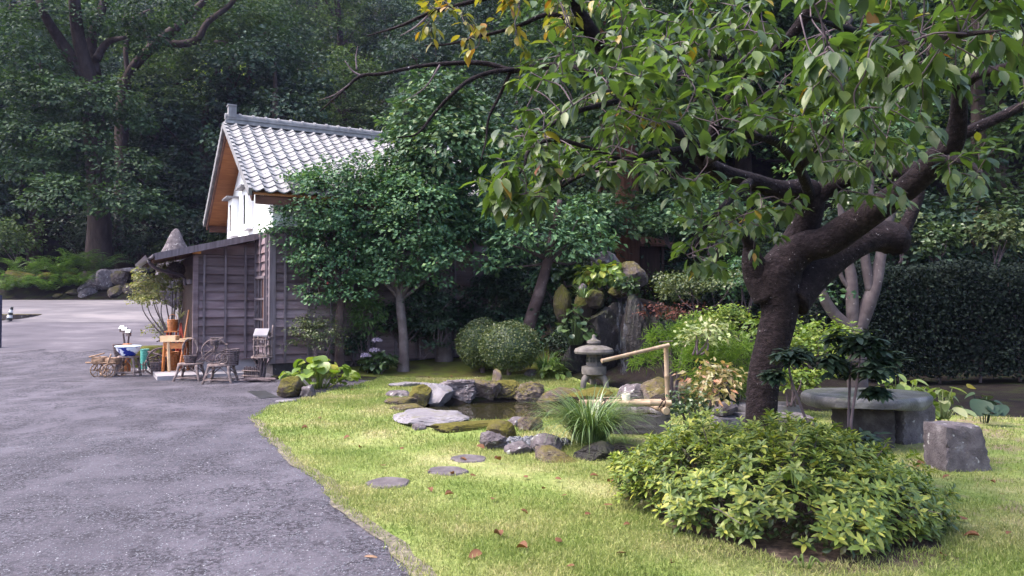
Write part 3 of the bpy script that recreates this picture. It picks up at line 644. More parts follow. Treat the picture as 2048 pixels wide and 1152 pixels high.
gt = mb.build('gutter', M['gutter'], lr)
mb = MB(); hbox(mb, la-.05, la+.09, 1.34, 1.62, 2.655, 2.765); mb.build('beam_end', M['beam_wood'], house)
mb = MB(); hbox(mb, -2.08, -.06, .92, 4.0, -.1, .10); mb.build('porch_slab', M['concrete'], house)
# cedar ball
g = np.random.default_rng(8); p = hw([[-1.62, 2.45, 2.33]])[0]
ball = thing('cedar_ball', (p[0], p[1], p[2]-.2), 'round brown ball of twigs hanging under the lean-to eave', 'hanging ball')
mb = MB(); d = sphere_pts(g, 1500); V, Fs = leaves('narrow', p+d*.15*g.uniform(.7, 1., (1500, 1)), nrm(d+g.normal(size=(1500, 3))*.5), g.normal(size=(1500, 3)), .075); mb.add(V, Fs); mb.build('twig_mass', M['twig_dark'], ball)
mb = MB(); mb.add(*tube([p+(0, 0, .12), p+(0, 0, .40)], .008, 6, 1)); mb.build('cord', M['rope'], ball)
# ------------------------------------------------------------------ cherry tree
def inpoly(x, y, poly):
    n, r = len(poly), False
    for i in range(n):
        (x1, y1), (x2, y2) = poly[i], poly[(i+1) % n]
        if (y1 > y) != (y2 > y) and x < (x2-x1)*(y-y1)/(y2-y1)+x1: r = not r
    return r
def limb_px(pts):           # (px, py, distance, half width in px) -> points, radii
    return [P(a, b, d) for a, b, d, r in pts], [r*.87*d/F for a, b, d, r in pts]
base = GP(1523, 902)
cherry = thing('cherry_tree', base, 'big spreading cherry tree with dark thick leaning trunk rising from the azalea bush', 'tree')
D0 = float(base[1])
TR = [(1523, 925, D0, 50), (1523, 880, D0, 36), (1524, 800, D0, 34), (1530, 740, D0, 35), (1546, 680, D0, 39), (1560, 620, D0, 42), (1556, 575, D0, 52), (1552, 545, D0, 54), (1545, 520, D0, 40)]
mb = MB(); p, r = limb_px(TR); mb.add(*tube(p, r, 40, 10, .022, 1))
mb.build('trunk', M['bark'], cherry, smooth=True)
LIMBS = [
 [(1540, 590, D0, 40), (1516, 552, D0, 32), (1504, 520, D0-.05, 24), (1498, 490, D0-.1, 14), (1480, 455, D0-.3, 6)],
 [(1545, 560, D0, 46), (1600, 500, D0-.1, 40), (1650, 485, D0-.3, 34), (1700, 452, D0-.5, 33), (1760, 412, D0-.8, 32), (1820, 372, D0-1.1, 30), (1872, 320, D0-1.4, 27), (1905, 285, D0-1.6, 24), (1917, 230, D0-1.8, 20), (1920, 175, D0-2.0, 16)],
 [(1580, 600, D0, 44), (1620, 555, D0+.1, 38), (1680, 505, D0+.25, 36), (1740, 476, D0+.35, 35), (1790, 480, D0+.4, 38), (1800, 508, D0+.4, 15)],
 [(1805, 470, D0+.4, 17), (1822, 430, D0+.4, 14), (1838, 390, D0+.4, 11), (1845, 350, D0+.4, 4)],
 [(1555, 545, D0, 44), (1590, 490, D0, 36), (1612, 440, D0-.1, 33), (1622, 395, D0-.2, 31), (1612, 378, D0-.3, 25), (1560, 380, D0-.4, 22), (1500, 362, D0-.6, 20), (1450, 345, D0-.8, 18), (1408, 322, D0-1.0, 17), (1384, 288, D0-1.2, 17), (1340, 264, D0-1.4, 18), (1298, 246, D0-1.6, 18), (1255, 190, D0-1.9, 18), (1222, 130, D0-2.1, 17), (1190, 75, D0-2.3, 16), (1128, -25, D0-2.5, 14)],
 [(1620, 400, D0-.2, 26), (1660, 372, D0-.3, 22), (1700, 352, D0-.5, 21), (1740, 335, D0-.6, 20), (1800, 338, D0-.9, 18), (1850, 335, D0-1.2, 16)],
 [(1408, 325, D0-1.0, 16), (1432, 250, D0-1.2, 15), (1462, 195, D0-1.4, 15), (1488, 160, D0-1.5, 16), (1452, 130, D0-1.7, 17), (1428, 110, D0-1.8, 16), (1450, 78, D0-2., 15), (1466, 50, D0-2.1, 14), (1468, -30, D0-2.3, 12)],
 [(1488, 165, D0-1.5, 13), (1533, 120, D0-1.6, 14), (1583, 72, D0-1.8, 14), (1640, -10, D0-2.0, 13)],
 [(1430, 112, D0-1.8, 11), (1395, 130, D0-2.0, 10), (1350, 158, D0-2.2, 9), (1300, 175, D0-2.5, 7), (1240, 190, D0-2.8, 2)],
 [(1300, 248, D0-1.6, 11), (1220, 175, D0-1.5, 9), (1160, 140, D0-1.4, 8), (1110, 132, D0-1.3, 8), (1050, 136, D0-1.2, 7.5), (1020, 140, D0-1.2, 7), (960, 126, D0-1.2, 6), (850, 131, D0-1.3, 4.5), (770, 147, D0-1.4, 4), (722, 152, D0-1.4, 4), (690, 178, D0-1.5, 3), (640, 223, D0-1.6, 1.6)],
 [(1025, 140, D0-1.2, 6), (985, 144, D0-1.3, 5.5), (940, 160, D0-1.4, 5), (905, 188, D0-1.5, 4.5), (870, 225, D0-1.5, 3.6), (835, 267, D0-1.6, 2.8), (795, 275, D0-1.7, 1.6)],
 [(1022, 142, D0-1.2, 4.5), (1000, 190, D0-1.1, 4), (978, 235, D0-1.1, 3.2), (972, 280, D0-1.1, 2.4), (962, 320, D0-1.2, 1.5)],
 [(1190, 75, D0-2.3, 9), (1130, 38, D0-2.4, 7), (1090, 30, D0-2.4, 6), (1030, 55, D0-2.4, 5), (950, 75, D0-2.4, 4), (900, 88, D0-2.3, 2.5), (850, 92, D0-2.3, 1.5)],
 [(1128, -20, D0-2.5, 7), (1040, -18, D0-2.5, 6), (950, 2, D0-2.5, 5), (860, 26, D0-2.5, 4.5), (800, 52, D0-2.4, 3.2), (735, 72, D0-2.3, 1.5)],
 [(722, 152, D0-1.4, 3), (705, 142, D0-1.4, 2), (690, 122, D0-1.4, 1)], [(714, 140, D0-1.4, 2), (712, 115, D0-1.4, 1.5), (716, 92, D0-1.4, .8)], [(700, 168, D0-1.5, 2), (668, 190, D0-1.5, 1.2), (640, 200, D0-1.5, .7)],
 [(860, 28, D0-2.5, 3), (830, 55, D0-2.5, 2), (800, 72, D0-2.5, 1)], [(880, 130, D0-1.3, 2.5), (850, 175, D0-1.3, 1.6), (805, 205, D0-1.3, .9)],
 [(1412, 325, D0-1., 12), (1440, 300, D0-1.8, 9), (1350, 300, D0-2.6, 8), (1240, 325, D0-3.3, 6.5), (1160, 352, D0-3.6, 5), (1100, 390, D0-3.8, 3)],
 [(1250, 322, D0-3.3, 5), (1120, 280, D0-3.4, 5), (1060, 300, D0-3.5, 4), (1045, 340, D0-3.6, 3), (1000, 380, D0-3.6, 2)],
 [(1300, 246, D0-1.6, 10), (1260, 205, D0-2.6, 8), (1180, 215, D0-3.2, 6), (1120, 240, D0-3.4, 5), (1060, 275, D0-3.6, 3)],
 [(1500, 362, D0-.6, 12), (1470, 390, D0-1.5, 9), (1440, 420, D0-2.1, 7), (1405, 460, D0-2.4, 4.5), (1385, 510, D0-2.5, 2.5)],
 [(1622, 395, D0-.2, 14), (1600, 340, D0-1.5, 12), (1560, 290, D0-2.6, 10), (1500, 270, D0-3.2, 8), (1420, 250, D0-3.7, 1.5)],
 [(1600, 340, D0-1.5, 10), (1640, 280, D0-2.6, 10), (1680, 240, D0-3.3, 8), (1740, 215, D0-3.8, 1.5)],
 [(1920, 178, D0-2.0, 13), (1890, 158, D0-2.2, 13), (1860, 150, D0-2.4, 12), (1872, 115, D0-2.7, 11), (1890, 60, D0-3.1, 9), (1912, -10, D0-3.4, 8)],
 [(1920, 178, D0-2.0, 13), (1950, 152, D0-2.1, 12), (1990, 140, D0-2.3, 11), (2060, 122, D0-2.5, 10), (2160, 110, D0-2.6, 8)],
 [(1908, 280, D0-1.6, 13), (1950, 258, D0-1.6, 13), (2000, 235, D0-1.6, 12), (2070, 200, D0-1.6, 10), (2150, 170, D0-1.6, 8)],
 [(1860, 150, D0-2.4, 9), (1780, 90, D0-3.2, 10), (1700, 60, D0-4.0, 9), (1600, 30, D0-4.5, 2)],
 [(1780, 90, D0-3.2, 8), (1840, 80, D0-4.2, 8), (1920, 70, D0-4.8, 7), (2010, 60, D0-5.1, 1.5)],
 [(1640, 0, D0-2.0, 10), (1680, 20, D0-2.3, 9), (1700, 40, D0-2.6, 7), (1690, 55, D0-3.2, 2)],
 [(1872, 320, D0-1.4, 12), (1920, 320, D0-2.4, 10), (1950, 335, D0-3.0, 7), (1965, 350, D0-3.3, 1.5)],
]
LP = []
for k, L in enumerate(LIMBS):
    p, r = limb_px(L); mb = MB(); mb.add(*tube(p, r, 20 if r[0] > .08 else 8, 7, .035, k)); mb.build('limb', M['bark'] if r[0] > .012 else M['bark_thin'], cherry, smooth=True)
    LP.append(smooth_path(p, r, 5)[0])
LPA = np.concatenate(LP[4:]+[LP[0], LP[1][20:]])
g = np.random.default_rng(11)
REG = [
 ([(1640, -40), (2080, -40), (2080, 150), (1900, 150), (1720, 190), (1600, 150), (1580, 60)], 92, lambda x, y: 3.2+g.uniform(0, 1.5)),
 ([(1060, 110), (1560, 40), (1780, 180), (1860, 230), (1840, 320), (1740, 350), (1600, 320), (1440, 300), (1300, 260), (1150, 330), (1010, 290)], 190, lambda x, y: 4.0+g.uniform(0, 2.2)),
 ([(1000, 270), (1200, 300), (1460, 320), (1440, 380), (1240, 350), (1060, 400), (980, 390)], 40, lambda x, y: 4.0+g.uniform(0, .6)),
 ([(1340, 380), (1480, 360), (1600, 400), (1520, 480), (1400, 500)], 23, lambda x, y: 4.9+g.uniform(0, 1.2)),
 ([(1620, 300), (1830, 280), (1800, 400), (1700, 395), (1640, 340)], 13, lambda x, y: 4.6+g.uniform(0, .9)),
 ([(1090, -40), (1600, -40), (1560, 90), (1200, 120), (1080, 50)], 74, lambda x, y: 4.6+g.uniform(0, 1.6)),
 ([(960, 370), (1110, 390), (1090, 425), (970, 420)], 10, lambda x, y: 4.1+g.uniform(0, .3)),
 ([(1350, 450), (1490, 450), (1450, 530), (1360, 530)], 10, lambda x, y: 5.0+g.uniform(0, .8)),
 ([(2040, 40), (2300, 20), (2290, 230), (2050, 260)], 34, lambda x, y: 4.8+g.uniform(0, 1.6)),
 ([(1400, 430), (1560, 430), (1540, 490), (1420, 510)], 16, lambda x, y: 6.9+g.uniform(0, .5)),
 ([(1890, 290), (1990, 300), (1970, 360), (1900, 350)], 7, lambda x, y: 4.5+g.uniform(0, .3)),
]
YEL = [([(850, 10), (1090, -30), (1060, 90), (960, 50), (1010, 110), (860, 80)], 20, lambda x, y: 5.4+g.uniform(0, .4)), ([(1080, 0), (1250, -20), (1260, 60), (1090, 50)], 9, lambda x, y: 5.4+g.uniform(0, .5)), ([(1230, 215), (1330, 205), (1320, 260)], 5, lambda x, y: 5.5)]
tw, lv, ly = MB(), MB(), MB()
def shoot(c, b, yellow):
    L = np.linalg.norm(c-b); mid = (b+c)/2+np.array([0, 0, .08*min(L, 1)])+g.normal(size=3)*.05*min(1, L)
    tip = c+nrm(c-b+g.normal(size=3)*.1)*.10
    r0 = .0035+.006*min(L, 1.); path = smooth_path([b, mid, c, tip], [r0, r0*.8, .004, .0025], 3)
    tw.add(*tube(path[0], path[1], 5, 1))
    n = g.integers(7, 12); ax = nrm(tip-mid)
    t = g.uniform(-.9 if L > .35 else -.2, 1., n)[:, None]; pos = np.where(t > 0, c+(tip-c)*t, c+(c-mid)*t)+g.normal(size=(n, 3))*.012
    out = g.normal(size=(n, 3)); out[:, 2] *= .35; out = nrm(out+ax*.7)
    dv = nrm(out+np.array([0, 0, -1])*g.uniform(.1, 1.05, (n, 1)))
    up = nrm(np.array([0, 0, 1.])+out*.55+g.normal(size=(n, 3))*.22)
    pos = pos+out*.02
    (ly if yellow else lv).add(*leaves('cherry', pos, dv, up, g.uniform(.08, .138, n)*(.8 if yellow else 1), g.uniform(.85, 1.15)))
    return path[0][2:-1]
SH = []
for regs, yl in ((REG, 0), (YEL, 1)):
    for poly, n, df in regs:
        xs_, ys_ = zip(*poly); k = 0
        while k < n:
            x, yy = g.uniform(min(xs_), max(xs_)), g.uniform(min(ys_), max(ys_))
            if inpoly(x, yy, poly): SH.append((*P(x, yy, df(x, yy)), yl)); k += 1
SH = np.array(SH); near = [None]*len(SH); nd = np.full(len(SH), 1e9); left_ = np.ones(len(SH), bool)
def relax(pts, pen=0.):
    for i in np.where(left_)[0]:
        d = np.linalg.norm(pts-SH[i, :3], axis=1)+pen; j = int(np.argmin(d))
        if d[j] < nd[i]: nd[i] = d[j]; near[i] = pts[j]
relax(LPA)
while left_.any():
    i = int(np.argmin(np.where(left_, nd, 1e9))); left_[i] = False
    relax(shoot(SH[i, :3], near[i], SH[i, 3] > 0), .12)
tag(tw.build('twigs', M['bark_thin'], cherry, smooth=True), kind='stuff')
lv.build('crown', M['l_cherry'], cherry, smooth=True); ly.build('yellow_leaves', M['l_cherry_yellow'], cherry, smooth=True)
# ------------------------------------------------------------------ trees and shrubs by the house
def simple_trunk(root, pts, rad, mat, n=12, seed=0, name='trunk'):
    mb = MB(); mb.add(*tube(pts, rad, n, 5, .04, seed)); return mb.build(name, mat, root, smooth=True)
def crown(root, g, lobes, n2, r2, n3, size, mat, name='crown', **kw):
    mb = MB(); mb.add(*foliage(g, lobes, n2, r2, n3, size, **kw)); return mb.build(name, mat, root)
def lobe_px(lst, D):       # (px, py, rx px, ry px, depth offset)
    out = []
    for x, y, rx, ry, dd in lst: d = D+dd; out.append((P(x, y, d), np.array([rx, rx*.85, ry])*d/F))
    return out
def loosen(g, lob, n=12):
    out = list(lob)
    for _ in range(n):
        c, r = lob[g.integers(len(lob))]; d = sphere_pts(g, 1, -.5)[0]; out.append((c+d*r*g.uniform(.95, 1.3), r*g.uniform(.28, .45)))
    return out
def limbs_to(root, start, lobes, r0, mat, g):
    for c, r in lobes:
        mid = (start+c)/2+g.normal(size=3)*.12; mid[2] -= .1
        simple_trunk(root, [start, mid, c, c+(c-mid)*.3], [r0, r0*.65, r0*.3, r0*.12], mat, 7, name='limb')
g = np.random.default_rng(21)
b = GP(806, 742); D = float(b[1])
t = thing('camellia_tree', b, 'small camellia with slim pale trunk standing free on the moss before the house wall', 'tree')
simple_trunk(t, [b-(0, 0, .1), b, P(808, 710, D), P(806, 660, D), P(801, 610, D), P(802, 575, D), P(815, 530, D)], [.19, .14, .105, .10, .10, .085, .05], M['bark_pale'], 14)
lob = lobe_px([(760, 420, 70, 58, .1), (835, 410, 68, 52, -.2), (800, 480, 82, 60, -.1), (880, 515, 56, 40, 0), (740, 490, 48, 46, .2), (770, 545, 60, 42, -.1), (850, 560, 44, 28, 0), (700, 380, 44, 50, .2), (815, 370, 48, 36, .1)], D)
limbs_to(t, P(801, 600, D), lob, .045, M['bark_pale'], g)
lob = [(c, r*1.08) for c, r in lob]; crown(t, g, loosen(g, lob, 22), 64, .16, 12, .088, M['l_camellia'], droop=.1, wide=1.25)
for q in ((875, 524), (655, 566)):
    mb = MB(); mb.add(*rock(P(q[0], q[1], D-.65), (.06, .06, .05), 4, 2, 0, .3)); mb.build('red_flower', M['red'], t)
b = P(680, 722, 15.55); b[2] = float(H(b[0], b[1])); D = 15.55
t = thing('broadleaf_tree', b, 'dense dark bushy tree hugging the house corner under the tiled eave', 'tree')
simple_trunk(t, [b, P(678, 650, D), P(682, 600, D), P(672, 540, D), P(650, 480, D)], [.10, .085, .08, .07, .04], M['bark_brown'])
lob = lobe_px([(640, 400, 62, 55, 0), (600, 440, 50, 50, -.1), (580, 475, 34, 34, -.2), (650, 470, 60, 60, -.1), (690, 440, 52, 62, .1), (655, 545, 50, 46, 0), (625, 510, 50, 36, -.1), (700, 530, 46, 50, .1), (655, 350, 34, 36, .1), (610, 370, 26, 30, .1), (720, 360, 34, 40, .2), (640, 590, 40, 34, -.1), (700, 585, 44, 34, 0)], D)
limbs_to(t, P(676, 570, D), lob, .04, M['bark_brown'], g)
lob = [(c, r*1.1) for c, r in lob]; crown(t, g, loosen(g, lob, 22), 68, .15, 12, .076, M['l_camellia'], droop=.1, wide=1.2)
b = GP(888, 722); D = float(b[1])
t = thing('evergreen_tree', b, 'tall glossy conical evergreen rising higher than the roof at the far end of the house', 'tree')
simple_trunk(t, [b-(0, 0, .1), b, P(888, 660, D), P(885, 560, D), P(882, 420, D), P(875, 250, D)], [.26, .2, .17, .16, .12, .04], M['bark_pale'], 14)
lob = lobe_px([(870, 190, 52, 46, .2), (840, 250, 66, 50, .0), (920, 240, 66, 52, .2), (818, 320, 60, 54, -.2), (890, 310, 80, 60, -.5), (960, 320, 60, 66, .2), (785, 395, 56, 52, -.1), (850, 390, 80, 60, -.4), (945, 400, 62, 60, 0), (880, 450, 80, 44, -.2), (960, 460, 50, 40, 0), (780, 450, 50, 50, .2)], D)
lob = [(c, r*1.12) for c, r in lob]; crown(t, g, loosen(g, lob, 8), 55, .24, 13, .145, M['l_evergreen'], droop=.45, wide=.95)
b = GP(1055, 715); D = float(b[1])
t = thing('leaning_tree', b, 'leaning tree with a bare slanting brown trunk behind the clipped bushes', 'tree')
simple_trunk(t, [P(1050, 700, D), P(1060, 645, D), P(1080, 580, D), P(1096, 520, D), P(1108, 460, D), P(1120, 400, D)], [.155, .135, .125, .115, .10, .055], M['bark_brown'], 14)
lob = lobe_px([(1020, 490, 54, 36, -.2), (1080, 470, 60, 40, -.3), (1130, 500, 50, 34, -.2), (1000, 535, 40, 24, -.2), (1150, 450, 54, 44, .2), (1060, 420, 60, 40, .2), (1190, 490, 44, 26, .2), (1000, 440, 40, 30, .1)], D)
limbs_to(t, P(1096, 520, D), lob, .045, M['bark_brown'], g)
crown(t, g, lob, 50, .2, 10, .13, M['l_camellia'], droop=.35, kind='card', wide=.8)
# clipped round bushes
def dome(name, c, r, label, cat, mat, seed, n=6200, size=.036, group=None, core=M['l_dark']):
    g = np.random.default_rng(seed); root = thing(name, (c[0], c[1], c[2]-r[2]*.8), label, cat, group)
    d = sphere_pts(g, n, -.95); r = np.asarray(r)
    bumps = 1+.03*np.sin(d@nrm(g.normal(size=3))*7)+.025*np.sin(d@nrm(g.normal(size=3))*11+1)
    pos = np.asarray(c)+d*r*bumps[:, None]*(1-.16*g.random((n, 1))**2)
    mb = MB(); mb.add(*leaves('card', pos, nrm(g.normal(size=(n, 3))+d*.5), nrm(d+g.normal(size=(n, 3))*.5), size*g.uniform(.7, 1.4, n), 1.3)); mb.build('foliage', mat, root)
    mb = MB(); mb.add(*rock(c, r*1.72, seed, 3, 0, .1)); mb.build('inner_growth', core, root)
    mb = MB(); mb.add(*tube([(c[0], c[1], c[2]-r[2]*1.15), (c[0], c[1], c[2])], [.05, .03], 8, 1)); mb.build('stem', M['bark_thin'], root)
    return root
shrub_q = []
d1 = P(1018, 693, 14.9); dome('clipped_bush', d1, (.60, .58, .49), 'round clipped green bush, the brighter one in front beside the leaning trunk', 'bush', M['l_boxwood'], 31)
d2 = P(966, 688, 15.7); dome('clipped_bush', d2, (.56, .55, .52), 'round clipped dark bush half hidden behind the brighter clipped bush', 'bush', M['l_boxwood'], 32)
# generic shrub
def shrub(name, c, r, label, cat, mat, seed, n2=60, r2=.12, n3=9, size=.06, kind='card', group=None, stems=5, droop=.2, wide=1., zmin=-.5, upb=.7, flat=.55):
    g = np.random.default_rng(seed); c = np.asarray(c, float); r = np.asarray(r, float)*np.ones(3)
    root = thing(name, (c[0], c[1], c[2]-r[2]), label, cat, group)
    lob = [(c+g.normal(size=3)*r*.38*np.array([1, 1, .7]), r*g.uniform(.42, .66)) for _ in range(6)]+[(c, r*.75)]
    crown(root, g, lob, n2, r2, n3, size, mat, 'foliage', kind=kind, droop=droop, wide=wide, zmin=zmin, upb=upb, flat=flat)
    for k in range(stems):
        e = lob[k % len(lob)][0]+g.normal(size=3)*.05; q = np.array([c[0]+g.normal()*.05, c[1]+g.normal()*.05, c[2]-r[2]*1.15])
        simple_trunk(root, [q, (q+e)/2+g.normal(size=3)*.05, e], [.016, .012, .006], M['bark_thin'], 6, name='stem')
    return root
def shrub_px(name, px, py, D, rx, ry, *a, **k): return shrub(name, P(px, py, D), (rx*D/F, rx*D/F*.8, ry*D/F), *a, **k)
shrub_px('shrub', 640, 665, 15.3, 56, 62, 'loose bright green shrub against the boards beside the house corner', 'shrub', M['l_boxwood'], 41, 70, .09, 12, .055, 'narrow', wide=1.6)
shrub_px('fine_leaved_shrub', 735, 645, 16.1, 48, 82, 'tall fine leaved dark shrub between the two small trunks at the wall', 'shrub', M['l_fern'], 42, 42, .13, 12, .10, 'narrow', droop=.5)
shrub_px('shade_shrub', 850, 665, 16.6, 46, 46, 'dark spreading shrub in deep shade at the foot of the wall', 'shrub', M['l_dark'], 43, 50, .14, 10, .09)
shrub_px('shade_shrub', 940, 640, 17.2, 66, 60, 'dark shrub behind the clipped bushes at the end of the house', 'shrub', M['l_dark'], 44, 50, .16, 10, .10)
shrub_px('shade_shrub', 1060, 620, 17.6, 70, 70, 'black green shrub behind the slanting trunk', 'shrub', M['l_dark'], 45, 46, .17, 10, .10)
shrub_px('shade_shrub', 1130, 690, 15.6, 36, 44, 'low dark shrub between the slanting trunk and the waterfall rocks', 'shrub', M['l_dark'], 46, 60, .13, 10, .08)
# hydrangea with flower heads
hy = shrub_px('hydrangea', 756, 726, 15.6, 34, 26, 'small hydrangea with pale violet flower heads at the wall', 'hydrangea', M['l_round'], 47, 60, .08, 7, .11, 'oval', wide=1.2)
for q in ((754, 682), (750, 702), (731, 712)):
    c = P(q[0], q[1], 15.4); d = sphere_pts(g, 130, -.1); mb = MB()
    mb.add(*leaves('card', c+d*np.array([.10, .10, .055]), nrm(g.normal(size=(130, 3))), d, .032, 1.3)); mb.build('flower_head', M['flower'], hy)
# broad-leaved butterbur
def broad_clump(name, c, rx, ry, n, size, hmax, label, mat, seed, cat='plant', kind='round', group=None):
    g = np.random.default_rng(seed); c = np.asarray(c, float); root = thing(name, c, label, cat, group)
    st, lf = MB(), MB()
    for i in range(n):
        a_, q = g.uniform(0, 6.28), g.random()**.6; e = c+np.array([math.cos(a_)*rx*q, math.sin(a_)*ry*q, hmax*(1-.62*q*q)*g.uniform(.6, 1.05)])
        b_ = c+np.array([math.cos(a_)*rx*q*.3, math.sin(a_)*ry*q*.3, 0]); s_ = size*g.uniform(.6, 1.25)
        st.add(*tube([b_, (b_+e)/2+(0, 0, .05), e], .006, 5, 3))
        o = nrm(np.array([math.cos(a_), math.sin(a_), 0])+g.normal(size=3)*.4); dv = nrm(o+np.array([0, 0, g.uniform(-.75, -.05)])); up = nrm(np.array([0, 0, 1.])+o*.5+g.normal(size=3)*.2)
        lf.add(*leaves(kind, (e-dv*s_*.18)[None], dv[None], up[None], s_))
    st.build('stalks', mat, root, smooth=True); lf.build('foliage', mat, root, smooth=True); return root
b = GP(636, 778); broad_clump('butterbur', b, .70, .45, 62, .20, .62, 'clump of big round yellow green leaves at the corner of the house', M['l_hosta'], 51)
b = GP(705, 762); broad_clump('butterbur_shoot', b, .15, .12, 5, .16, .22, 'few yellowing round leaves low on the moss beside the big leaf clump', M['l_hosta'], 52)
b = GP(676, 800-8); broad_clump('butterbur_shoot', P(668, 770, 13.9), .13, .1, 4, .17, .16, 'two round leaves hanging at the lawn edge below the big leaf clump', M['l_hosta'], 53)

for i, (x, y, rx, ry) in enumerate(((705, 690, 44, 36), (800, 640, 54, 44), (880, 640, 46, 44), (860, 600, 60, 40))):
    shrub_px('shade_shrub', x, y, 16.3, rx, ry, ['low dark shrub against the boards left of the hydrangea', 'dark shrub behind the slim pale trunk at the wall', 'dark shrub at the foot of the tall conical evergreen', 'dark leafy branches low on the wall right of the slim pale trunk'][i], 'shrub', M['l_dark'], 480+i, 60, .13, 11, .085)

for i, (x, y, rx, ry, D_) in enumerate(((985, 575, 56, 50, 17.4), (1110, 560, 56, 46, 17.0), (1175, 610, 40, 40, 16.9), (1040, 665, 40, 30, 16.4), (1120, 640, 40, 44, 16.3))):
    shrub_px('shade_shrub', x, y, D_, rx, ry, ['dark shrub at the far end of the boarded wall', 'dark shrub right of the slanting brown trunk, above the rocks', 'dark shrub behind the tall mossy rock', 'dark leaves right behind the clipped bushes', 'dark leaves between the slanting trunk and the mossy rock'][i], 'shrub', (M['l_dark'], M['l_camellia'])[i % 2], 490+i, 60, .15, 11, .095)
# ------------------------------------------------------------------ pond rocks
def rockthing(c, size, seed, mat, label, group=None, name='rock', cat='rock', **kw):
    V, Fs = rock((c[0], c[1], c[2]), size, seed, **kw); mb = MB(); mb.add(V, Fs)
    return tag(mb.build(name, mat, smooth='auto'), label, cat, group)
def rk(px, py, wpx, hpx, depth, mat, label, seed, dz=0, name='rock', **kw):
    """rock whose foot shows at (px, py); wpx, hpx its size in the photograph at that distance"""
    b = GP(px, py); D = float(b[1]); W, Hh = wpx*D/F, hpx*D/F
    kw.setdefault('rz', random.Random(seed).uniform(-.35, .35))
    return rockthing((b[0], b[1]+depth*.35, b[2]+Hh*.36+dz), (W*1.12, depth, Hh*1.35), seed, M[mat], label, name=name, **kw)
S, SM, SH, SF, SD = 'stone', 'stone_moss', 'stone_heavy_moss', 'stone_flat', 'stone_dark'
rk(806, 776, 62, 14, .5, SF, 'flat grey stone at the far left end of the pond edge', 101, flat=.5)
rk(795, 796, 66, 16, .5, S, 'smooth grey stone lying in the lawn left of the pond', 102, flat=.6)
rk(800, 812, 92, 18, .5, SM, 'long mossy slab in the lawn left of the pond', 103, flat=.6)
rk(812, 824, 70, 16, .45, SM, 'low mossy stone sunk in the grass left of the pond', 104, flat=.6)
rk(840, 814, 61, 50, .5, SH, 'dark mossy boulder at the left corner of the pond', 105)
rk(868, 808, 92, 44, .7, SF, 'pale slanting slab on the left bank of the pond', 106, tilt=.3)
rk(918, 800, 102, 44, .6, S, 'knobbly grey boulder on the far bank of the pond', 107, rough=.2)
rk(975, 802, 95, 48, .6, SM, 'brown mossy boulder in the middle of the far pond bank', 108, rough=.2)
rk(994, 776, 26, 40, .3, SM, 'small upright pointed rock standing on the far pond bank', 109)
rk(1018, 800, 73, 40, .5, SH, 'mossy brown rock right of the upright pointed rock', 110, rough=.18)
rk(1060, 811, 80, 50, .6, SM, 'brown cracked boulder on the far bank in front of the lantern lawn', 111, rough=.2)
rk(1122, 810, 118, 30, .6, SM, 'long pale brown rock on the far pond bank', 112)
rk(1190, 806, 104, 28, .6, SH, 'moss covered rock behind the bamboo rail', 113)
rk(1266, 805, 66, 36, .6, S, 'rounded purplish rock just behind the ladle', 114, cuts=3)
rk(1316, 804, 78, 46, .6, SM, 'low rock behind the bamboo post', 115)
rk(842, 838, 70, 20, .6, SF, 'pale flat stone left of the big flagstone', 116, flat=.4)
rk(872, 854, 160, 17, .95, SF, 'big pale flagstone jutting into the pond', 117, flat=.35, dz=.05, cuts=9)
rk(835, 862, 40, 14, .3, S, 'little grey stone at the corner of the big flagstone', 118, flat=.6)
rk(918, 866, 170, 22, .5, SH, 'long low mossy rock along the near pond edge', 119, flat=.5)
rk(1030, 856, 40, 22, .35, S, 'small grey stone at the near pond edge above the mossy cushion rock', 120)
rk(1058, 866, 60, 34, .5, SM, 'rock half hidden left of the strap leaved clump', 121)
rk(1005, 880, 62, 34, .4, SH, 'cushion of bright moss on a rock beside the pebbles', 122, cuts=3)
rk(986, 904, 66, 34, .42, S, 'dark pitted boulder at the left end of the pebble bed', 123, rough=.18)
rk(1036, 912, 56, 22, .35, S, 'low dark stone below the pebble bed', 124, cuts=5)
rk(1098, 908, 64, 34, .45, 'stone', 'smooth blue grey stone right of the pebble bed', 125, cuts=3)
rk(1104, 926, 90, 28, .45, SM, 'brown rock in the lawn in front of the strap leaved clump', 126)
rk(1196, 926, 96, 36, .5, SD, 'dark rock under the strap leaved clump', 127)
rk(1254, 916, 60, 30, .4, SD, 'dark mossy rock under the right side of the strap leaved clump', 128)
rk(928, 822, 20, 6, .1, SF, 'tiny pale stone in the pond margin', 129)
for i, (x, y, wd) in enumerate(((776, 970, 92), (895, 946, 82), (938, 921, 74))):
    b = GP(x, y); D = float(b[1]); a = np.linspace(0, 6.283, 25)[:-1]; q = np.random.default_rng(i+5)
    r_ = wd*D/F/2*(1+.07*np.sin(2*a+q.uniform(0, 6))+.05*np.sin(5*a+q.uniform(0, 6))); mb = MB()
    mb.add(*prism(np.c_[b[0]+r_*np.cos(a), b[1]+r_*.92*np.sin(a)], b[2]-.06, b[2]+.028, .06))
    tag(mb.build('stepping_stone', M['stone_step']), ('nearest round stepping stone in the lawn, the one closest to the gravel', 'middle round stepping stone in the lawn', 'farthest round stepping stone, closest to the pond rocks')[i], 'stepping stone', 'stepping stones in the lawn')
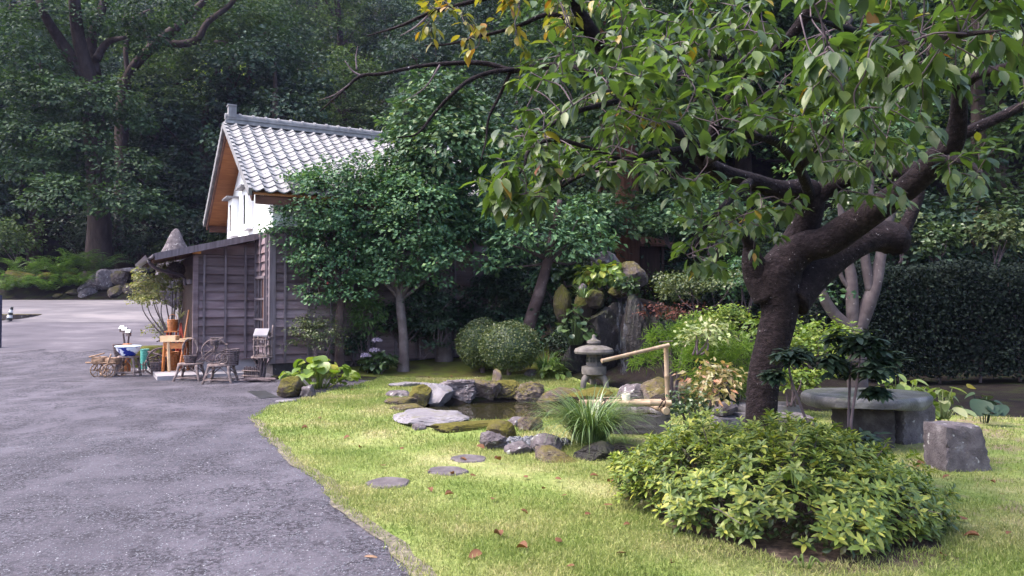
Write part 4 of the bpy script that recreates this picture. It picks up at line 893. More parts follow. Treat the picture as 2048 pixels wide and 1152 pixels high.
# pebbles
g = np.random.default_rng(61); c = GP(1065, 890); n = 900
a, q = g.uniform(0, 6.28, n), np.sqrt(g.random(n)); pos = np.c_[c[0]+.42*q*np.cos(a), c[1]+.30*q*np.sin(a), np.full(n, c[2]+.02)]; pos[:, 2] += g.uniform(0, .03, n)
V0, F0 = ico(1); V = pos[:, None]+V0[None]*(g.uniform(.011, .024, (n, 1, 1))*np.stack([g.uniform(.8, 1.3, n), g.uniform(.8, 1.3, n), np.full(n, .6)], 1)[:, None])
mb = MB(); mb.add(V, (F0[None]+np.arange(n)[:, None, None]*len(V0)).reshape(-1, 3)); tag(mb.build('pebbles', M['pebble'], smooth=True), 'bed of dark wet pebbles between the rocks', 'pebbles', kind='stuff')
# ------------------------------------------------------------------ strap-leaved clumps
def strap_clump(name, c, r, n, L, label, mat, seed, cat='ornamental grass', wd=.012, group=None, nseg=7, up=1.):
    g = np.random.default_rng(seed); c = np.asarray(c, float); root = thing(name, c, label, cat, group); mb = MB()
    t = np.linspace(0, 1, nseg)
    for i in range(n):
        a_ = g.uniform(0, 6.28); o = np.array([math.cos(a_), math.sin(a_), 0]); b_ = c+o*r*.35*math.sqrt(g.random())+g.normal(size=3)*.01
        l = L*g.uniform(.65, 1.15); th0 = g.uniform(.9, 1.45)*up; k = g.uniform(1.3, 2.6); ang = th0-k*t**1.3
        st = np.stack([np.cos(ang), np.sin(ang)], 1)*l/(nseg-1); q = np.vstack([[0, 0], np.cumsum(st[:-1], 0)])
        q[:, 1] = np.maximum(q[:, 1], .02); ctr = b_+o*q[:, :1]+np.array([0, 0, 1.])*q[:, 1:]
        s_ = np.cross(o, [0, 0, 1.])*wd*g.uniform(.7, 1.2)/2*(1-t[:, None]**3*.95)
        V = np.stack([ctr-s_, ctr+s_], 1).reshape(-1, 3); j = np.arange(nseg-1)*2; mb.add(V, np.stack([j, j+1, j+3, j+2], 1))
    mb.build('foliage', mat, root, smooth=True); return root
b = GP(1182, 897); strap_clump('grass_clump', b+(0, .1, .05), .5, 620, .78, 'arching clump of long strap leaves in front of the bamboo rail', M['l_liriope'], 71, wd=.013)
b = GP(1090, 735); strap_clump('grass_clump', P(1092, 745, 14.9), .4, 160, .7, 'dark tuft of thin grass leaves behind the bright leafy plant', M['l_fern'], 72, wd=.014)
b = GP(1102, 757); broad_clump('leafy_plant', b, .34, .26, 120, .15, .32, 'bright green low leafy plant left of the stone lantern', M['l_bright'], 73, kind='oval')
# ------------------------------------------------------------------ stone lantern
b = GP(1188, 775); lan = thing('stone_lantern', b, 'small stone snow lantern with wide round cap on three curved legs', 'lantern'); u = float(b[1])/F
z0 = b[2]; bx, by = b[0], b[1]
def lz(py): return z0+(775-py)*u
for k in range(3):
    a = math.radians(-90+60+120*k); d = np.array([math.cos(a), math.sin(a), 0]); mb = MB()
    mb.add(*tube([np.array([bx, by, lz(750)])+d*.05, np.array([bx, by, lz(752)])+d*.15, np.array([bx, by, lz(760)])+d*.225, np.array([bx, by, z0-.03])+d*.25], [.07, .066, .056, .05], 10, 5)); mb.build('leg', M['lantern_stone'], lan, smooth=True)
mb = MB(); mb.add(*lathe([(0, lz(751)), (.16, lz(751)), (.225, lz(748)), (.235, lz(740)), (.225, lz(733)), (.15, lz(731)), (0, lz(731))], 24, (bx, by, 0))); mb.build('platform', M['lantern_stone'], lan, smooth='auto')
fb = mb = MB(); rh = .145; hx = [(bx+rh*math.cos(math.radians(60*k-90+14)), by+rh*math.sin(math.radians(60*k-90+14))) for k in range(6)]
mb.add(*prism(hx, lz(732), lz(702))); fbx = mb.build('fire_box', M['lantern_stone'], lan)
for k in range(6):
    if k in (4, 5, 0):
        p0, p1 = np.array(hx[k]), np.array(hx[(k+1) % 6]); m_ = (p0+p1)/2; n_ = nrm(m_-np.array([bx, by])); t_ = nrm(p1-p0)
        mb = MB()
        for i in (-1, 1):
            for j in (0, 1):
                ca = np.array([*(m_+n_*.004+t_*i*.028), lz(724)+j*.05]); V, Fs = box(-.024, .024, -.006, .006, 0, .042); V = V@np.array([[t_[0], t_[1], 0], [n_[0], n_[1], 0], [0, 0, 1]])+ca; mb.add(V, Fs)
        mb.build('window', M['black'], fbx)
mb = MB(); mb.add(*lathe([(0, lz(703)), (.2, lz(703)), (.355, lz(707)), (.37, lz(703)), (.35, lz(698)), (.24, lz(693)), (.12, lz(690)), (0, lz(689))], 28, (bx, by, 0))); mb.build('cap', M['lantern_stone'], lan, smooth='auto')
mb = MB(); mb.add(*lathe([(0, lz(691)), (.11, lz(690)), (.135, lz(686)), (.125, lz(682)), (.06, lz(679)), (.035, lz(676)), (.03, lz(671)), (0, lz(669))], 20, (bx, by, 0))); mb.build('finial', M['lantern_stone'], lan, smooth='auto')
# ------------------------------------------------------------------ stone basin with bamboo
b = GP(1290, 872); D = float(b[1]); bz = b[2]
bas = thing('stone_basin', b, 'rough square cut stone water basin behind the strap leaved clump', 'basin')
q = P(1338, 830, D)[2]; x0, x1, yb = P(1205, 830, D)[0], P(1345, 830, D)[0], D
V, Fc = ico(4); 
def cubify(c, size, seed, rough, k=.35):
    g = np.random.default_rng(seed); U = ico(4)[0]; Q = U/np.abs(U).max(1, keepdims=True); W = Q*(1-k)+U*k*1.15
    for f, a in ((3, .5), (7, .3), (14, .2)):
        for _ in range(3): W = W+U*(a*rough*np.sin(U@(nrm(g.normal(size=3))*f)+g.uniform(0, 6)))[:, None]
    return W*np.asarray(size)/2*.98+np.asarray(c), [ico(4)[1]]
hh = q-bz; cx, cy = (x0+x1)/2, yb+.40
V, Fs = cubify((cx, cy, bz+hh/2), (x1-x0, .82, hh), 5, .03, .12)
bowl = ((np.abs(V[:, 0]-cx) < (x1-x0)*.40) & (np.abs(V[:, 1]-cy) < .32) & (V[:, 2] > bz+hh*.75)); V[bowl, 2] -= .14
mb = MB(); mb.add(V, Fs); mb.build('trough', M['granite'], bas, smooth='auto')
mb = MB(); mb.add([[cx-(x1-x0)*.42, cy-.34, q-.045], [cx+(x1-x0)*.42, cy-.34, q-.045], [cx+(x1-x0)*.42, cy+.34, q-.045], [cx-(x1-x0)*.42, cy+.34, q-.045]], np.array([[0, 1, 2, 3]])); mb.build('water_surface', M['water'], bas)
def bamboo(mb, a, b_, r, nodes=.22):
    a, b_ = np.asarray(a, float), np.asarray(b_, float); L = np.linalg.norm(b_-a); n = max(2, int(L/nodes)); pts, rad = [], []
    for i in range(n+1):
        t = i/n
        for d, k in ((-.012, 1.), (-.005, 1.12), (.005, 1.12), (.012, 1.)):
            tt = t+d/L
            if 0 <= tt <= 1: pts.append(a+(b_-a)*tt); rad.append(r*k)
    pts = [a]+pts+[b_]; rad = [r]+rad+[r]; mb.add(*tube(pts, rad, 14, 1))
zr = P(1300, 806, D-.05)[2]; yr = D-.02
g1 = 'bamboo rails lying on the basin'
mb = MB(); bamboo(mb, (P(1172, 804, yr)[0], yr+.02, zr-.02), (P(1342, 804, yr)[0], yr-.02, zr), .033); r1 = tag(mb.build('bamboo_rail', M['bamboo'], smooth='auto'), 'front bamboo pole of the pair lying across the stone basin', 'bamboo pole', g1)
mb = MB(); bamboo(mb, (P(1160, 804, yr)[0], yr+.11, zr-.01), (P(1325, 804, yr)[0], yr+.07, zr+.005), .030); tag(mb.build('bamboo_rail', M['bamboo'], smooth='auto'), 'rear bamboo pole of the pair lying across the stone basin', 'bamboo pole', g1)
for x, lb in ((1205, 'left short bamboo roller under the poles on the basin'), (1326, 'right short bamboo roller with open end under the poles')):
    xx = P(x, 815, yr)[0]; mb = MB(); bamboo(mb, (xx+.02, yr-.10, zr-.085), (xx-.06, yr+.55, zr-.08), .040); tag(mb.build('bamboo_roller', M['bamboo'], smooth='auto'), lb, 'bamboo roller', 'short bamboo rollers on the basin')
for x in (1206, 1326):
    mb = MB(); xx = P(x, 806, yr)[0]
    for k in (-1, 1): mb.add(*tube([(xx+k*.02-.03, yr-.035, zr-.05), (xx+k*.02, yr-.045, zr+.015), (xx-k*.015+.02, yr+.03, zr+.04), (xx+.03, yr+.1, zr+.035)], .007, 6, 3))
    tag(mb.build('rope_knot', M['rope'], smooth=True), 'black cord knot binding the %s end of the bamboo poles' % ('left' if x < 1250 else 'right'), 'cord', 'black cord knots on the bamboo')
c = P(1252, 800, yr+.06); c[2] = zr+.02
lad = thing('ladle', c, 'small pale wooden cup ladle resting on the bamboo poles', 'ladle'); ra = math.radians(14)
mb = MB(); V, Fs = lathe([(0, .001), (.046, 0), (.05, .003), (.05, .075), (.043, .075), (.043, .012), (0, .01)], 24); mb.add(V+c, Fs); mb.build('cup', M['ladle'], lad, smooth='auto')
mb = MB(); mb.add(*tube([c+(.0, 0, .035), c+(-.34, -.02, .03)], .008, 8, 1)); mb.build('handle', M['bamboo'], lad)
# bamboo spout
yp = D+.62; pf = P(1334, 800, yp); gz = float(H(pf[0], yp)); spt = thing('bamboo_spout', (pf[0], yp, gz), 'tall bamboo post with a slanting bamboo spout pointing at the lantern', 'water spout')
mb = MB(); bamboo(mb, (pf[0]+.02, yp, gz-.1), P(1332, 692, yp), .030, .3); mb.build('post', M['bamboo'], spt, smooth='auto')
mb = MB(); bamboo(mb, P(1338, 690, yp-.06), P(1203, 722, yp-.35), .024, .34); mb.build('spout', M['bamboo'], spt, smooth='auto')
mb = MB(); mb.add(*tube([P(1318, 684, yp), P(1346, 682, yp)], .006, 6, 1)); mb.build('peg', M['bark_thin'], spt)
# ------------------------------------------------------------------ waterfall rocks
def slab(px, py_top, py_bot, wpx, D, dep, mat, label, seed, name='rock', **kw):
    c = P(px, (py_top+py_bot)/2, D); hh = (py_bot-py_top)*D/F; return rockthing(c, (wpx*D/F*1.1, dep, hh*1.12), seed, M[mat], label, name=name, rz=kw.pop('rz', .1), **kw)
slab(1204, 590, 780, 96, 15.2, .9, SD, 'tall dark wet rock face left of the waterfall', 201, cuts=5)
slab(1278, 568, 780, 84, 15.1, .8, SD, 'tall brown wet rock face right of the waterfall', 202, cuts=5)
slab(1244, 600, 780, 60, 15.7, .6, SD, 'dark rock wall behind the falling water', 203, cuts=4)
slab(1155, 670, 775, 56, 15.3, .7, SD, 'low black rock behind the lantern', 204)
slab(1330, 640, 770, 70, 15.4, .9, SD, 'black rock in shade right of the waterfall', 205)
slab(1208, 500, 545, 58, 17.0, .7, S, 'grey boulder on top of the rock pile, the higher left one', 206)
slab(1262, 518, 585, 66, 16.3, .8, SM, 'brown mossy leaning boulder at the top of the waterfall', 207, cuts=5)
slab(1128, 580, 660, 46, 15.8, .7, 'stone_moss_painted_shade', 'tall moss covered rock left of the waterfall', 208, cuts=3)
slab(1193, 575, 612, 42, 15.3, .5, 'stone_moss_painted_shade', 'round moss cushion rock above the wet rock face', 209, cuts=2)
slab(1166, 590, 640, 60, 15.5, .6, 'stone_moss_painted_shade', 'slanting mossy rock beside the round moss cushion', 210)
slab(1236, 575, 600, 50, 15.5, .5, 'stone_moss_painted_shade', 'mossy rock at the lip of the waterfall', 211)
slab(1166, 566, 590, 18, 15.4, .2, S, 'small pale round stone among the mossy rocks', 212, cuts=2)
slab(1270, 772, 800, 60, 14.6, .5, SM, 'low rock at the foot of the waterfall', 213)
slab(1180, 752, 768, 60, 15.0, .5, S, 'flat stone behind the lantern legs', 214)
slab(1060, 740, 768, 34, 15.1, .4, S, 'low grey rock under the clipped bush', 215)
slab(1455, 800, 835, 50, 9.6, .4, S, 'round brown rock left of the cherry trunk', 216, cuts=3)
slab(1350, 765, 800, 90, 12.8, .6, SM, 'low tan rock behind the reddish leaved shrub', 217)
mb = MB(); t = np.linspace(0, 1, 22); 
for k in range(2):
    xo = (-.05, .05)[k]; V = []
    for i, s_ in enumerate(t):
        p = P(1244+3*math.sin(i*.9+k), 602+(772-602)*s_, 14.72-.05*s_); wv = (.03+.03*s_)*(1+.3*math.sin(i*1.7+k*2)); V += [p+(xo-wv, .02*math.sin(i), 0), p+(xo+wv, .02*math.cos(i*1.3), 0)]
    j = np.arange(len(t)-1)*2; mb.add(V, np.stack([j, j+1, j+3, j+2], 1))
tag(mb.build('waterfall', M['fall'], smooth=True), 'thin waterfall trickling between two tall dark rocks', 'waterfall')
shrub_px('broadleaf_plant', 1200, 548, 16.0, 42, 26, 'yellow green leafy plant spilling over the rocks under the grey boulder', 'plant', M['l_hosta'], 221, 55, .12, 7, .16, 'oval', wide=1.1)
shrub_px('broadleaf_plant', 1135, 548, 16.6, 46, 24, 'green leafy plant between the slanting trunk and the grey boulder', 'plant', M['l_round'], 222, 50, .12, 8, .15, 'oval')
b = P(1150, 690, 14.9); broad_clump('round_leaf_plant', b, .42, .3, 48, .14, .75, 'round leaved plant climbing the mossy rock left of the waterfall', M['l_round'], 223)
strap_clump('grass_clump', P(1168, 596, 15.1), .3, 50, .4, 'little tuft of strap leaves on the mossy rocks', M['l_liriope'], 224, wd=.02)
shrub_px('creeper', 1254, 570, 15.3, 24, 16, 'green creeper on the rocks at the lip of the waterfall', 'plant', M['l_round'], 225, 70, .1, 7, .11, 'oval')
# big azalea mound over a reddish underside
az2 = shrub_px('azalea_mound', 1388, 578, 14.6, 100, 42, 'broad clipped azalea mound right of the waterfall with reddish underside', 'bush', M['l_boxwood'], 231, 60, .14, 14, .055, zmin=-.2, wide=1.3)
crown(az2, np.random.default_rng(5), lobe_px([(1380, 622, 76, 16, 0), (1320, 622, 50, 14, 0)], 14.5), 60, .12, 12, .055, M['l_redbrown'], 'reddish_foliage', zmin=-1)
shrub_px('dark_shrub', 1490, 560, 14.4, 46, 60, 'dark shrub between the azalea mound and the cherry trunk', 'shrub', M['l_camellia'], 232, 55, .14, 10, .09)
shrub_px('lime_shrub', 1440, 640, 12.8, 62, 36, 'lime green small leaved shrub below the azalea mound', 'shrub', M['l_lime'], 233, 70, .12, 14, .05, wide=1.3)
shrub_px('shade_shrub', 1360, 655, 14.6, 60, 40, 'dark shrub in shade under the azalea mound', 'shrub', M['l_dark'], 234, 55, .15, 10, .08)
# feathery pine-like shrub
def feather(name, lob, label, mat, seed, cat='shrub', n2=75, size=.105):
    g = np.random.default_rng(seed); c = np.mean([l[0] for l in lob], 0); root = thing(name, (c[0], c[1], float(H(c[0], c[1]))), label, cat); mb = MB()
    mb.add(*foliage(g, lob, n2, .11, 44, size, 'narrow', zmin=-.4, droop=-.15, upb=.3, flat=.8, shell=.35, wide=.28)); mb.build('foliage', mat, root)
    for l in lob: simple_trunk(root, [(c[0], c[1], float(H(c[0], c[1]))-.05), (l[0]+c)/2-(0, 0, .1), l[0]], [.03, .02, .01], M['bark_thin'], 6, name='stem')
    return root
feather('feathery_shrub', lobe_px([(1340, 690, 46, 36, 0), (1300, 722, 34, 24, -.1), (1390, 670, 40, 34, .3)], 11.6), 'soft bright green feathery shrub right of the lantern behind the spout', M['l_pine'], 241)
feather('feathery_shrub', lobe_px([(1440, 700, 60, 40, 0), (1475, 740, 40, 46, .1), (1400, 730, 44, 30, .1), (1440, 770, 50, 30, .2)], 10.6), 'soft green feathery shrub beside the cherry trunk', M['l_pine'], 242)
shrub_px('shade_shrub', 1440, 800, 10.6, 50, 44, 'dark green foliage low beside the cherry trunk', 'shrub', M['l_dark'], 243, 60, .12, 12, .07)
shrub_px('nandina', 1400, 668, 10.0, 60, 36, 'pale green nandina spray above the bamboo post', 'shrub', M['l_pale'], 244, 34, .12, 9, .085, 'narrow', wide=1.5, stems=4)
shrub_px('nandina', 1425, 765, 9.2, 66, 40, 'nandina with pale pinkish tan leaves in front of the feathery shrub', 'shrub', M['l_nandina'], 245, 26, .14, 9, .10, 'narrow', wide=1.6, stems=5)
shrub_px('small_shrub', 1375, 815, 8.9, 36, 38, 'small dull green shrub right behind the stone basin', 'shrub', M['l_round'], 246, 60, .10, 8, .055, wide=1.2)
shrub_px('lime_shrub', 1640, 690, 10.8, 110, 46, 'lime green shrub with yellow tips behind the stone table', 'shrub', M['l_lime'], 247, 55, .13, 14, .06, wide=1.3)
shrub_px('lime_shrub', 1580, 760, 10.2, 60, 44, 'lime green shrub just right of the cherry trunk', 'shrub', M['l_lime'], 248, 60, .12, 14, .06, wide=1.3)
# ------------------------------------------------------------------ stone table and seats
b = GP(1735, 893); D = float(b[1]); u = D/F
tb = thing('stone_table', b, 'big rough stone slab table on a single block leg', 'table')
zt = P(1735, 786, D)[2]; a = np.linspace(0, 6.283, 41)[:-1]; q = np.random.default_rng(9)
rr = 1+.05*np.sin(2*a+.5)+.035*np.sin(3*a+1.)+.02*np.sin(7*a)+.012*np.sin(13*a)
cx = P(1732, 786, D)[0]; cy = D+.0; V = []; rings = [(.94, -.122), (.985, -.10), (1.0, -.05), (.992, -.018), (.965, 0), (.5, .006)]
for s_, z in rings:
    zz = zt+z+(.02*np.sin(3*a+1) if z < -.1 else 0); V.append(np.stack([cx+.69*s_*rr*np.cos(a), cy+.60*s_*rr*np.sin(a), np.full(40, 1.)*zz], 1))
V = np.concatenate(V); i = np.arange(5)[:, None]*40; j = np.arange(40)[None]; j2 = (j+1) % 40
mb = MB(); mb.add(np.vstack([V, [[cx, cy, zt+.008], [cx, cy, zt-.122]]]), [np.stack([i+j, i+j2, i+40+j2, i+40+j], -1).reshape(-1, 4), np.concatenate([np.stack([200+j[0], 200+j2[0], np.full(40, 240)], 1), np.stack([j2[0], j[0], np.full(40, 241)], 1)])])
mb.build('tabletop', M['table_stone'], tb, smooth='auto')
mb = MB(); mb.add(*cubify((cx-.02, cy+.05, (b[2]+zt-.122)/2-.04), (.52, .5, zt-.122-b[2]+.06), 7, .03, .10)); mb.build('leg', M['stone_leg_shade'], tb, smooth='auto')
def seat(px, py, wpx, hpx, dep, label, seed, mat='stone', rz=0.2, k=.10, rough=.03):
    b = GP(px, py); D = float(b[1]); c = (b[0], b[1]+dep*.4, b[2]+hpx*D/F/2-.02); V, Fs = cubify(c, (wpx*D/F, dep, hpx*D/F+.06), seed, rough, k)
    if seed == 11: V[:, 0] += np.maximum(0, V[:, 0]-c[0]+.05)*np.clip(c[2]-V[:, 2]+.1, -.1, .3)*1.1
    mb = MB(); mb.add(rotz(V, rz, c), Fs); return tag(mb.build('stone_block', M[mat], smooth='auto'), label, 'stone seat', 'stone seats round the table')
seat(1926, 945, 88, 92, .34, 'square cut stone block seat standing on the grass right of the table', 11, rz=.12)
seat(1828, 888, 84, 76, .42, 'dark stone block seat behind the table leg on the right', 12, 'stone', .3)
seat(1800, 852, 60, 40, .42, 'low stone seat in shade under the right end of the tabletop', 15, 'stone', .0)
seat(1560, 866, 150, 30, .55, 'long low stone bench just right of the cherry trunk', 13, 'granite', .05)
seat(1545, 838, 120, 26, .5, 'pale flat topped stone behind the long low bench', 14, 'stone_flat', .1)
seat(1466, 862, 60, 24, .4, 'pale stone slab showing left of the cherry trunk', 16, 'stone_flat', .1)
# ------------------------------------------------------------------ azalea bush in front
g = np.random.default_rng(77); ac = np.array([1.98, 5.70, 0.]); az = thing('azalea_bush', (*ac[:2], 0), 'wide low azalea bush with star like yellow green leaf tufts around the cherry trunk', 'bush')
def az_surf(a, s_):
    R = 1.05*(1+.09*np.sin(2*a+2.2)+.07*np.sin(3*a+.4)+.06*np.sin(7*a)+.04*np.sin(12*a+1)); x = ac[0]+R*1.0*s_*np.cos(a); y = ac[1]+R*1.12*s_*np.sin(a)
    z = .52*(1-s_**2.6)**.6*(1+.19*np.sin(x*5+1)*np.sin(y*4.3)+.15*np.sin(x*9.7+2)*np.sin(y*8.9+1))+.05
    return x, y, z
N = 1500; a = g.uniform(0, 6.283, N); s_ = np.sqrt(g.random(N)); s_ = np.where(g.random(N) < .22, g.uniform(.93, 1.02, N), s_*.995); x, y, z = az_surf(a, np.minimum(s_, .999)); lay = g.random(N)
z = z*(1-.32*lay**2)+g.uniform(-.02, .03, N)
z = np.where(s_ > .92, g.uniform(.05, .30, N), z); z = z+np.where(g.random(N) < .10, g.uniform(.03, .11, N), 0)
keep = ~((np.hypot(x-base[0], y-base[1]) < .2)) & ~((np.abs(a+1.9-6.283) < .13) & (s_ > .75) & (z < .22)) & ~((a > 4.2) & (a < 4.9) & (s_ > .85) & (g.random(N) < .45))
C = np.stack([x, y, z], 1)[keep]; ss = s_[keep]; aa = a[keep]; n = len(C)
ax = nrm(np.stack([np.cos(aa)*ss**3*.8, np.sin(aa)*ss**3*.8, np.full(n, 1.)], 1)+g.normal(size=(n, 3))*.22)
pos, dv, up, sz = [], [], [], []
for k in range(9):
    th = 2*math.pi*k/8*1.0+g.uniform(0, 6.28, n) if k == 0 else th+2*math.pi*.382+g.normal(0, .15, n)
    e1 = nrm(np.cross(ax, [0.3, .9, .1])); e2 = np.cross(ax, e1); rad = e1*np.cos(th)[:, None]+e2*np.sin(th)[:, None]
    lift = (.10+.10*k)+g.normal(0, .10, n); d_ = nrm(rad+ax*lift[:, None]); pos.append(C+d_*.006+ax*.004*k); dv.append(d_); up.append(nrm(ax-rad*lift[:, None]*.8)); sz.append((.077-.0043*k)*g.uniform(.7, 1.25, n))
mb = MB(); mb.add(*leaves('lance', np.concatenate(pos), np.concatenate(dv), np.concatenate(up), np.concatenate(sz), 1.15)); mb.build('foliage', M['l_azalea'], az, smooth=True)
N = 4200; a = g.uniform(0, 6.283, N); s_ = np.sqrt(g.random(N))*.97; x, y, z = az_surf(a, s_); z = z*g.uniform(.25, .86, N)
mb = MB(); mb.add(*leaves('mid', np.stack([x, y, z], 1), nrm(g.normal(size=(N, 3))), nrm(g.normal(size=(N, 3))+(0, 0, .8)), .06*g.uniform(.6, 1.2, N))); mb.build('inner_leaves', M['l_azalea_inner'], az)
mb = MB()
for i in range(150):
    c = C[g.integers(n)]; q = np.array([ac[0]+(c[0]-ac[0])*.6+g.normal()*.05, ac[1]+(c[1]-ac[1])*.6+g.normal()*.05, 0]); mb.add(*tube([q, (q+c)/2+g.normal(size=3)*.03, c], [.006, .005, .003], 5, 2))
for i in range(5): e = np.array([ac[0]-.6+.3*i, ac[1]-.5, .02]); mb.add(*tube([e, e+(g.normal()*.1, -.25, .2), e+(g.normal()*.2, -.5, .16+g.random()*.1)], [.006, .004, .002], 5, 3))
tag(mb.build('twigs', M['bark_thin'], az), kind='stuff')
for i, (px, py, lb) in enumerate(((1590, 955, 'stray broad leafed weed poking up through the middle of the azalea bush'), (1610, 1120, 'tiny lobed weed at the foot of the azalea bush'))):
    b = P(px, py, 4.75 if i == 0 else 4.35); b[2] = max(b[2], .0) ; broad_clump('weed', b-(0, 0, .05), .10, .08, 7-2*i, .11-.05*i, .10-.04*i, lb, M['l_bright'], 81+i, kind='oval')
# dark saplings before the table
def sapling(px0, px_top, py_top, D, lob, label, seed, size=.10, n2=50):
    b = P(px0, 880, D); b[2] = float(H(b[0], b[1])); t = thing('sapling', b, label, 'shrub'); g = np.random.default_rng(seed); L = lobe_px(lob, D)
    simple_trunk(t, [b-(0, 0, .05), (b+P(px_top, py_top, D))/2+(g.normal()*.03, 0, 0), P(px_top, py_top, D), P(px_top+4, py_top-50, D)], [.014, .012, .010, .006], M['bark_thin'], 8, name='stem')
    pos = []; mb = MB()
    for c, r in L:
        for _ in range(int(n2*.35)):
            e = c+sphere_pts(g, 1)[0]*r*g.uniform(.3, 1); m = 8; th = np.arange(m)*2.4+g.uniform(0, 6); rad = np.stack([np.cos(th), np.sin(th), g.uniform(-.55, .35, m)], 1)
            mb.add(*leaves('lance', e+rad*.012, nrm(rad), nrm(np.array([0, 0, 1.])-rad*.3*np.array([1, 1, 0])), size*g.uniform(.7, 1.2, m), 1.25))
    mb.build('foliage', M['l_dark'], t, smooth=True); return t
sapling(1690, 1700, 755, 6.5, [(1690, 680, 44, 26, 0), (1665, 725, 24, 22, -.1), (1700, 735, 36, 22, .1)], 'left one of the two tall dark leaved saplings before the table', 91, .12)
sapling(1722, 1716, 755, 6.3, [(1735, 690, 40, 30, 0), (1745, 740, 32, 26, -.1), (1770, 720, 24, 24, .1), (1752, 780, 12, 10, 0)], 'right one of the two tall dark leaved saplings before the table', 92, .12)
sapling(1640, 1580, 750, 6.4, [(1580, 715, 28, 20, 0), (1545, 748, 16, 12, 0), (1600, 705, 20, 16, .1)], 'short slanting sapling with dark leaves beside the cherry trunk', 93, .10)
shrub_px('dark_seedling', 1690, 884, 6.3, 62, 24, 'low dark glossy leaves at the back of the azalea bush below the table', 'shrub', M['l_dark'], 94, 90, .10, 7, .10, 'lance', wide=1.2)
b = GP(1800, 812); b = P(1800, 780, 9.2); broad_clump('hydrangea_bush', (b[0], b[1], 0.05), .55, .4, 110, .15, .62, 'light green hydrangea bush at the right end of the stone table', M['l_bright'], 95, kind='oval', cat='hydrangea')
b = P(1885, 790, 8.6); broad_clump('hydrangea_shoot', (b[0], b[1], .25), .22, .15, 14, .16, .42, 'spray of large pale green leaves hanging past the table end', M['l_pale'], 96, kind='oval', cat='hydrangea')
b = P(1968, 790, 9.6); broad_clump('round_leaf_plant', (b[0], b[1], .05), .35, .2, 8, .19, .42, 'few large dark round leaves in the shade by the hedge', M['l_dark'], 97)
# grey smooth multi-stemmed tree
b = P(1715, 690, 11.4); b[2] = float(H(b[0], b[1])); D = 11.4
t = thing('multi_stem_tree', b, 'tree with several smooth pale stems fanning up behind the stone table', 'tree')
simple_trunk(t, [(b[0], D, b[2]-.1), P(1712, 700, D), P(1710, 655, D)], [.15, .13, .11], M['bark_stem'], 14)
for L in ([(1706, 660, 15), (1670, 630, 13), (1645, 590, 12), (1632, 540, 10), (1622, 470, 9), (1615, 380, 7)], [(1706, 660, 15), (1704, 600, 14), (1702, 550, 13), (1690, 500, 11), (1684, 440, 9), (1676, 330, 7)],
          [(1716, 660, 17), (1735, 610, 17), (1752, 560, 15), (1764, 500, 13), (1782, 430, 11), (1815, 330, 8)], [(1742, 585, 12), (1732, 530, 11), (1728, 480, 10), (1738, 430, 8), (1746, 330, 6)], [(1702, 580, 6), (1684, 556, 5), (1676, 520, 4), (1680, 470, 3)]):
    simple_trunk(t, [P(x, y, D) for x, y, r in L], [r*.8*D/F for x, y, r in L], M['bark_stem'], 10, name='limb')
crown(t, np.random.default_rng(6), lobe_px([(1700, 260, 120, 70, 0), (1620, 320, 60, 50, .3), (1800, 300, 80, 60, .2), (1660, 590, 26, 16, 0), (1760, 220, 90, 60, .6), (1640, 350, 50, 40, .2), (1830, 330, 50, 40, 0), (1740, 330, 50, 40, .3)], D), 60, .2, 11, .10, M['l_evergreen'], wide=1.1)
# ------------------------------------------------------------------ things standing in the yard by the porch
def at(px, py, D=None):
    if D is None: return GP(px, py)
    p = P(px, py, D); p[2] = float(H(p[0], p[1])); return p
def sticks(mb, segs, r, seed=0, n=6):
    for i, (a, b) in enumerate(segs):
        a, b = np.asarray(a, float), np.asarray(b, float); q = np.random.default_rng(seed+i); mb.add(*tube([a, (a+b)/2+q.normal(size=3)*r*.35, b], [r*1.05, r, r*.9], n, 3))
def wicker(mb, c, r0, r1, h, rows=7, seed=0, n=26, t=.012):
    for i in range(rows):
        f = i/(rows-1); a = np.linspace(0, 2*math.pi, n+1); r = r0+(r1-r0)*f+.006*np.sin(a*13+i*math.pi)
        mb.add(*tube(np.stack([c[0]+r*np.cos(a), c[1]+r*np.sin(a), np.full(n+1, c[2]+h*f)], 1), t, 5, 1))
    for k in range(13):
        a = 2*math.pi*k/13; mb.add(*tube([(c[0]+r0*math.cos(a), c[1]+r0*math.sin(a), c[2]), (c[0]+r1*math.cos(a), c[1]+r1*math.sin(a), c[2]+h)], t*.8, 5, 1))
    mb.add(*lathe([(0, c[2]+.01), (r0*.95, c[2]+.01), (r1*.93, c[2]+h*.85)], 16, (c[0], c[1], 0)))
def wheel(mb, c, r, ax, spokes=8, t=.012):
    ax = nrm(np.asarray(ax, float)); u = nrm(np.cross(ax, [0, 0, 1.])); v = np.cross(u, ax); a = np.linspace(0, 2*math.pi, 25); c = np.asarray(c, float)
    ring = c+(np.cos(a)[:, None]*u+np.sin(a)[:, None]*v)*r; mb.add(*tube(ring, t, 6, 1))
    for k in range(spokes): q = 2*math.pi*k/spokes; mb.add(*tube([c, c+(math.cos(q)*u+math.sin(q)*v)*r], t*.55, 5, 1))
    mb.add(*tube([c-ax*t*2, c+ax*t*2], t*1.8, 8, 1))
RX, DY = np.array([1., 0, 0]), np.array([0, 1., 0])
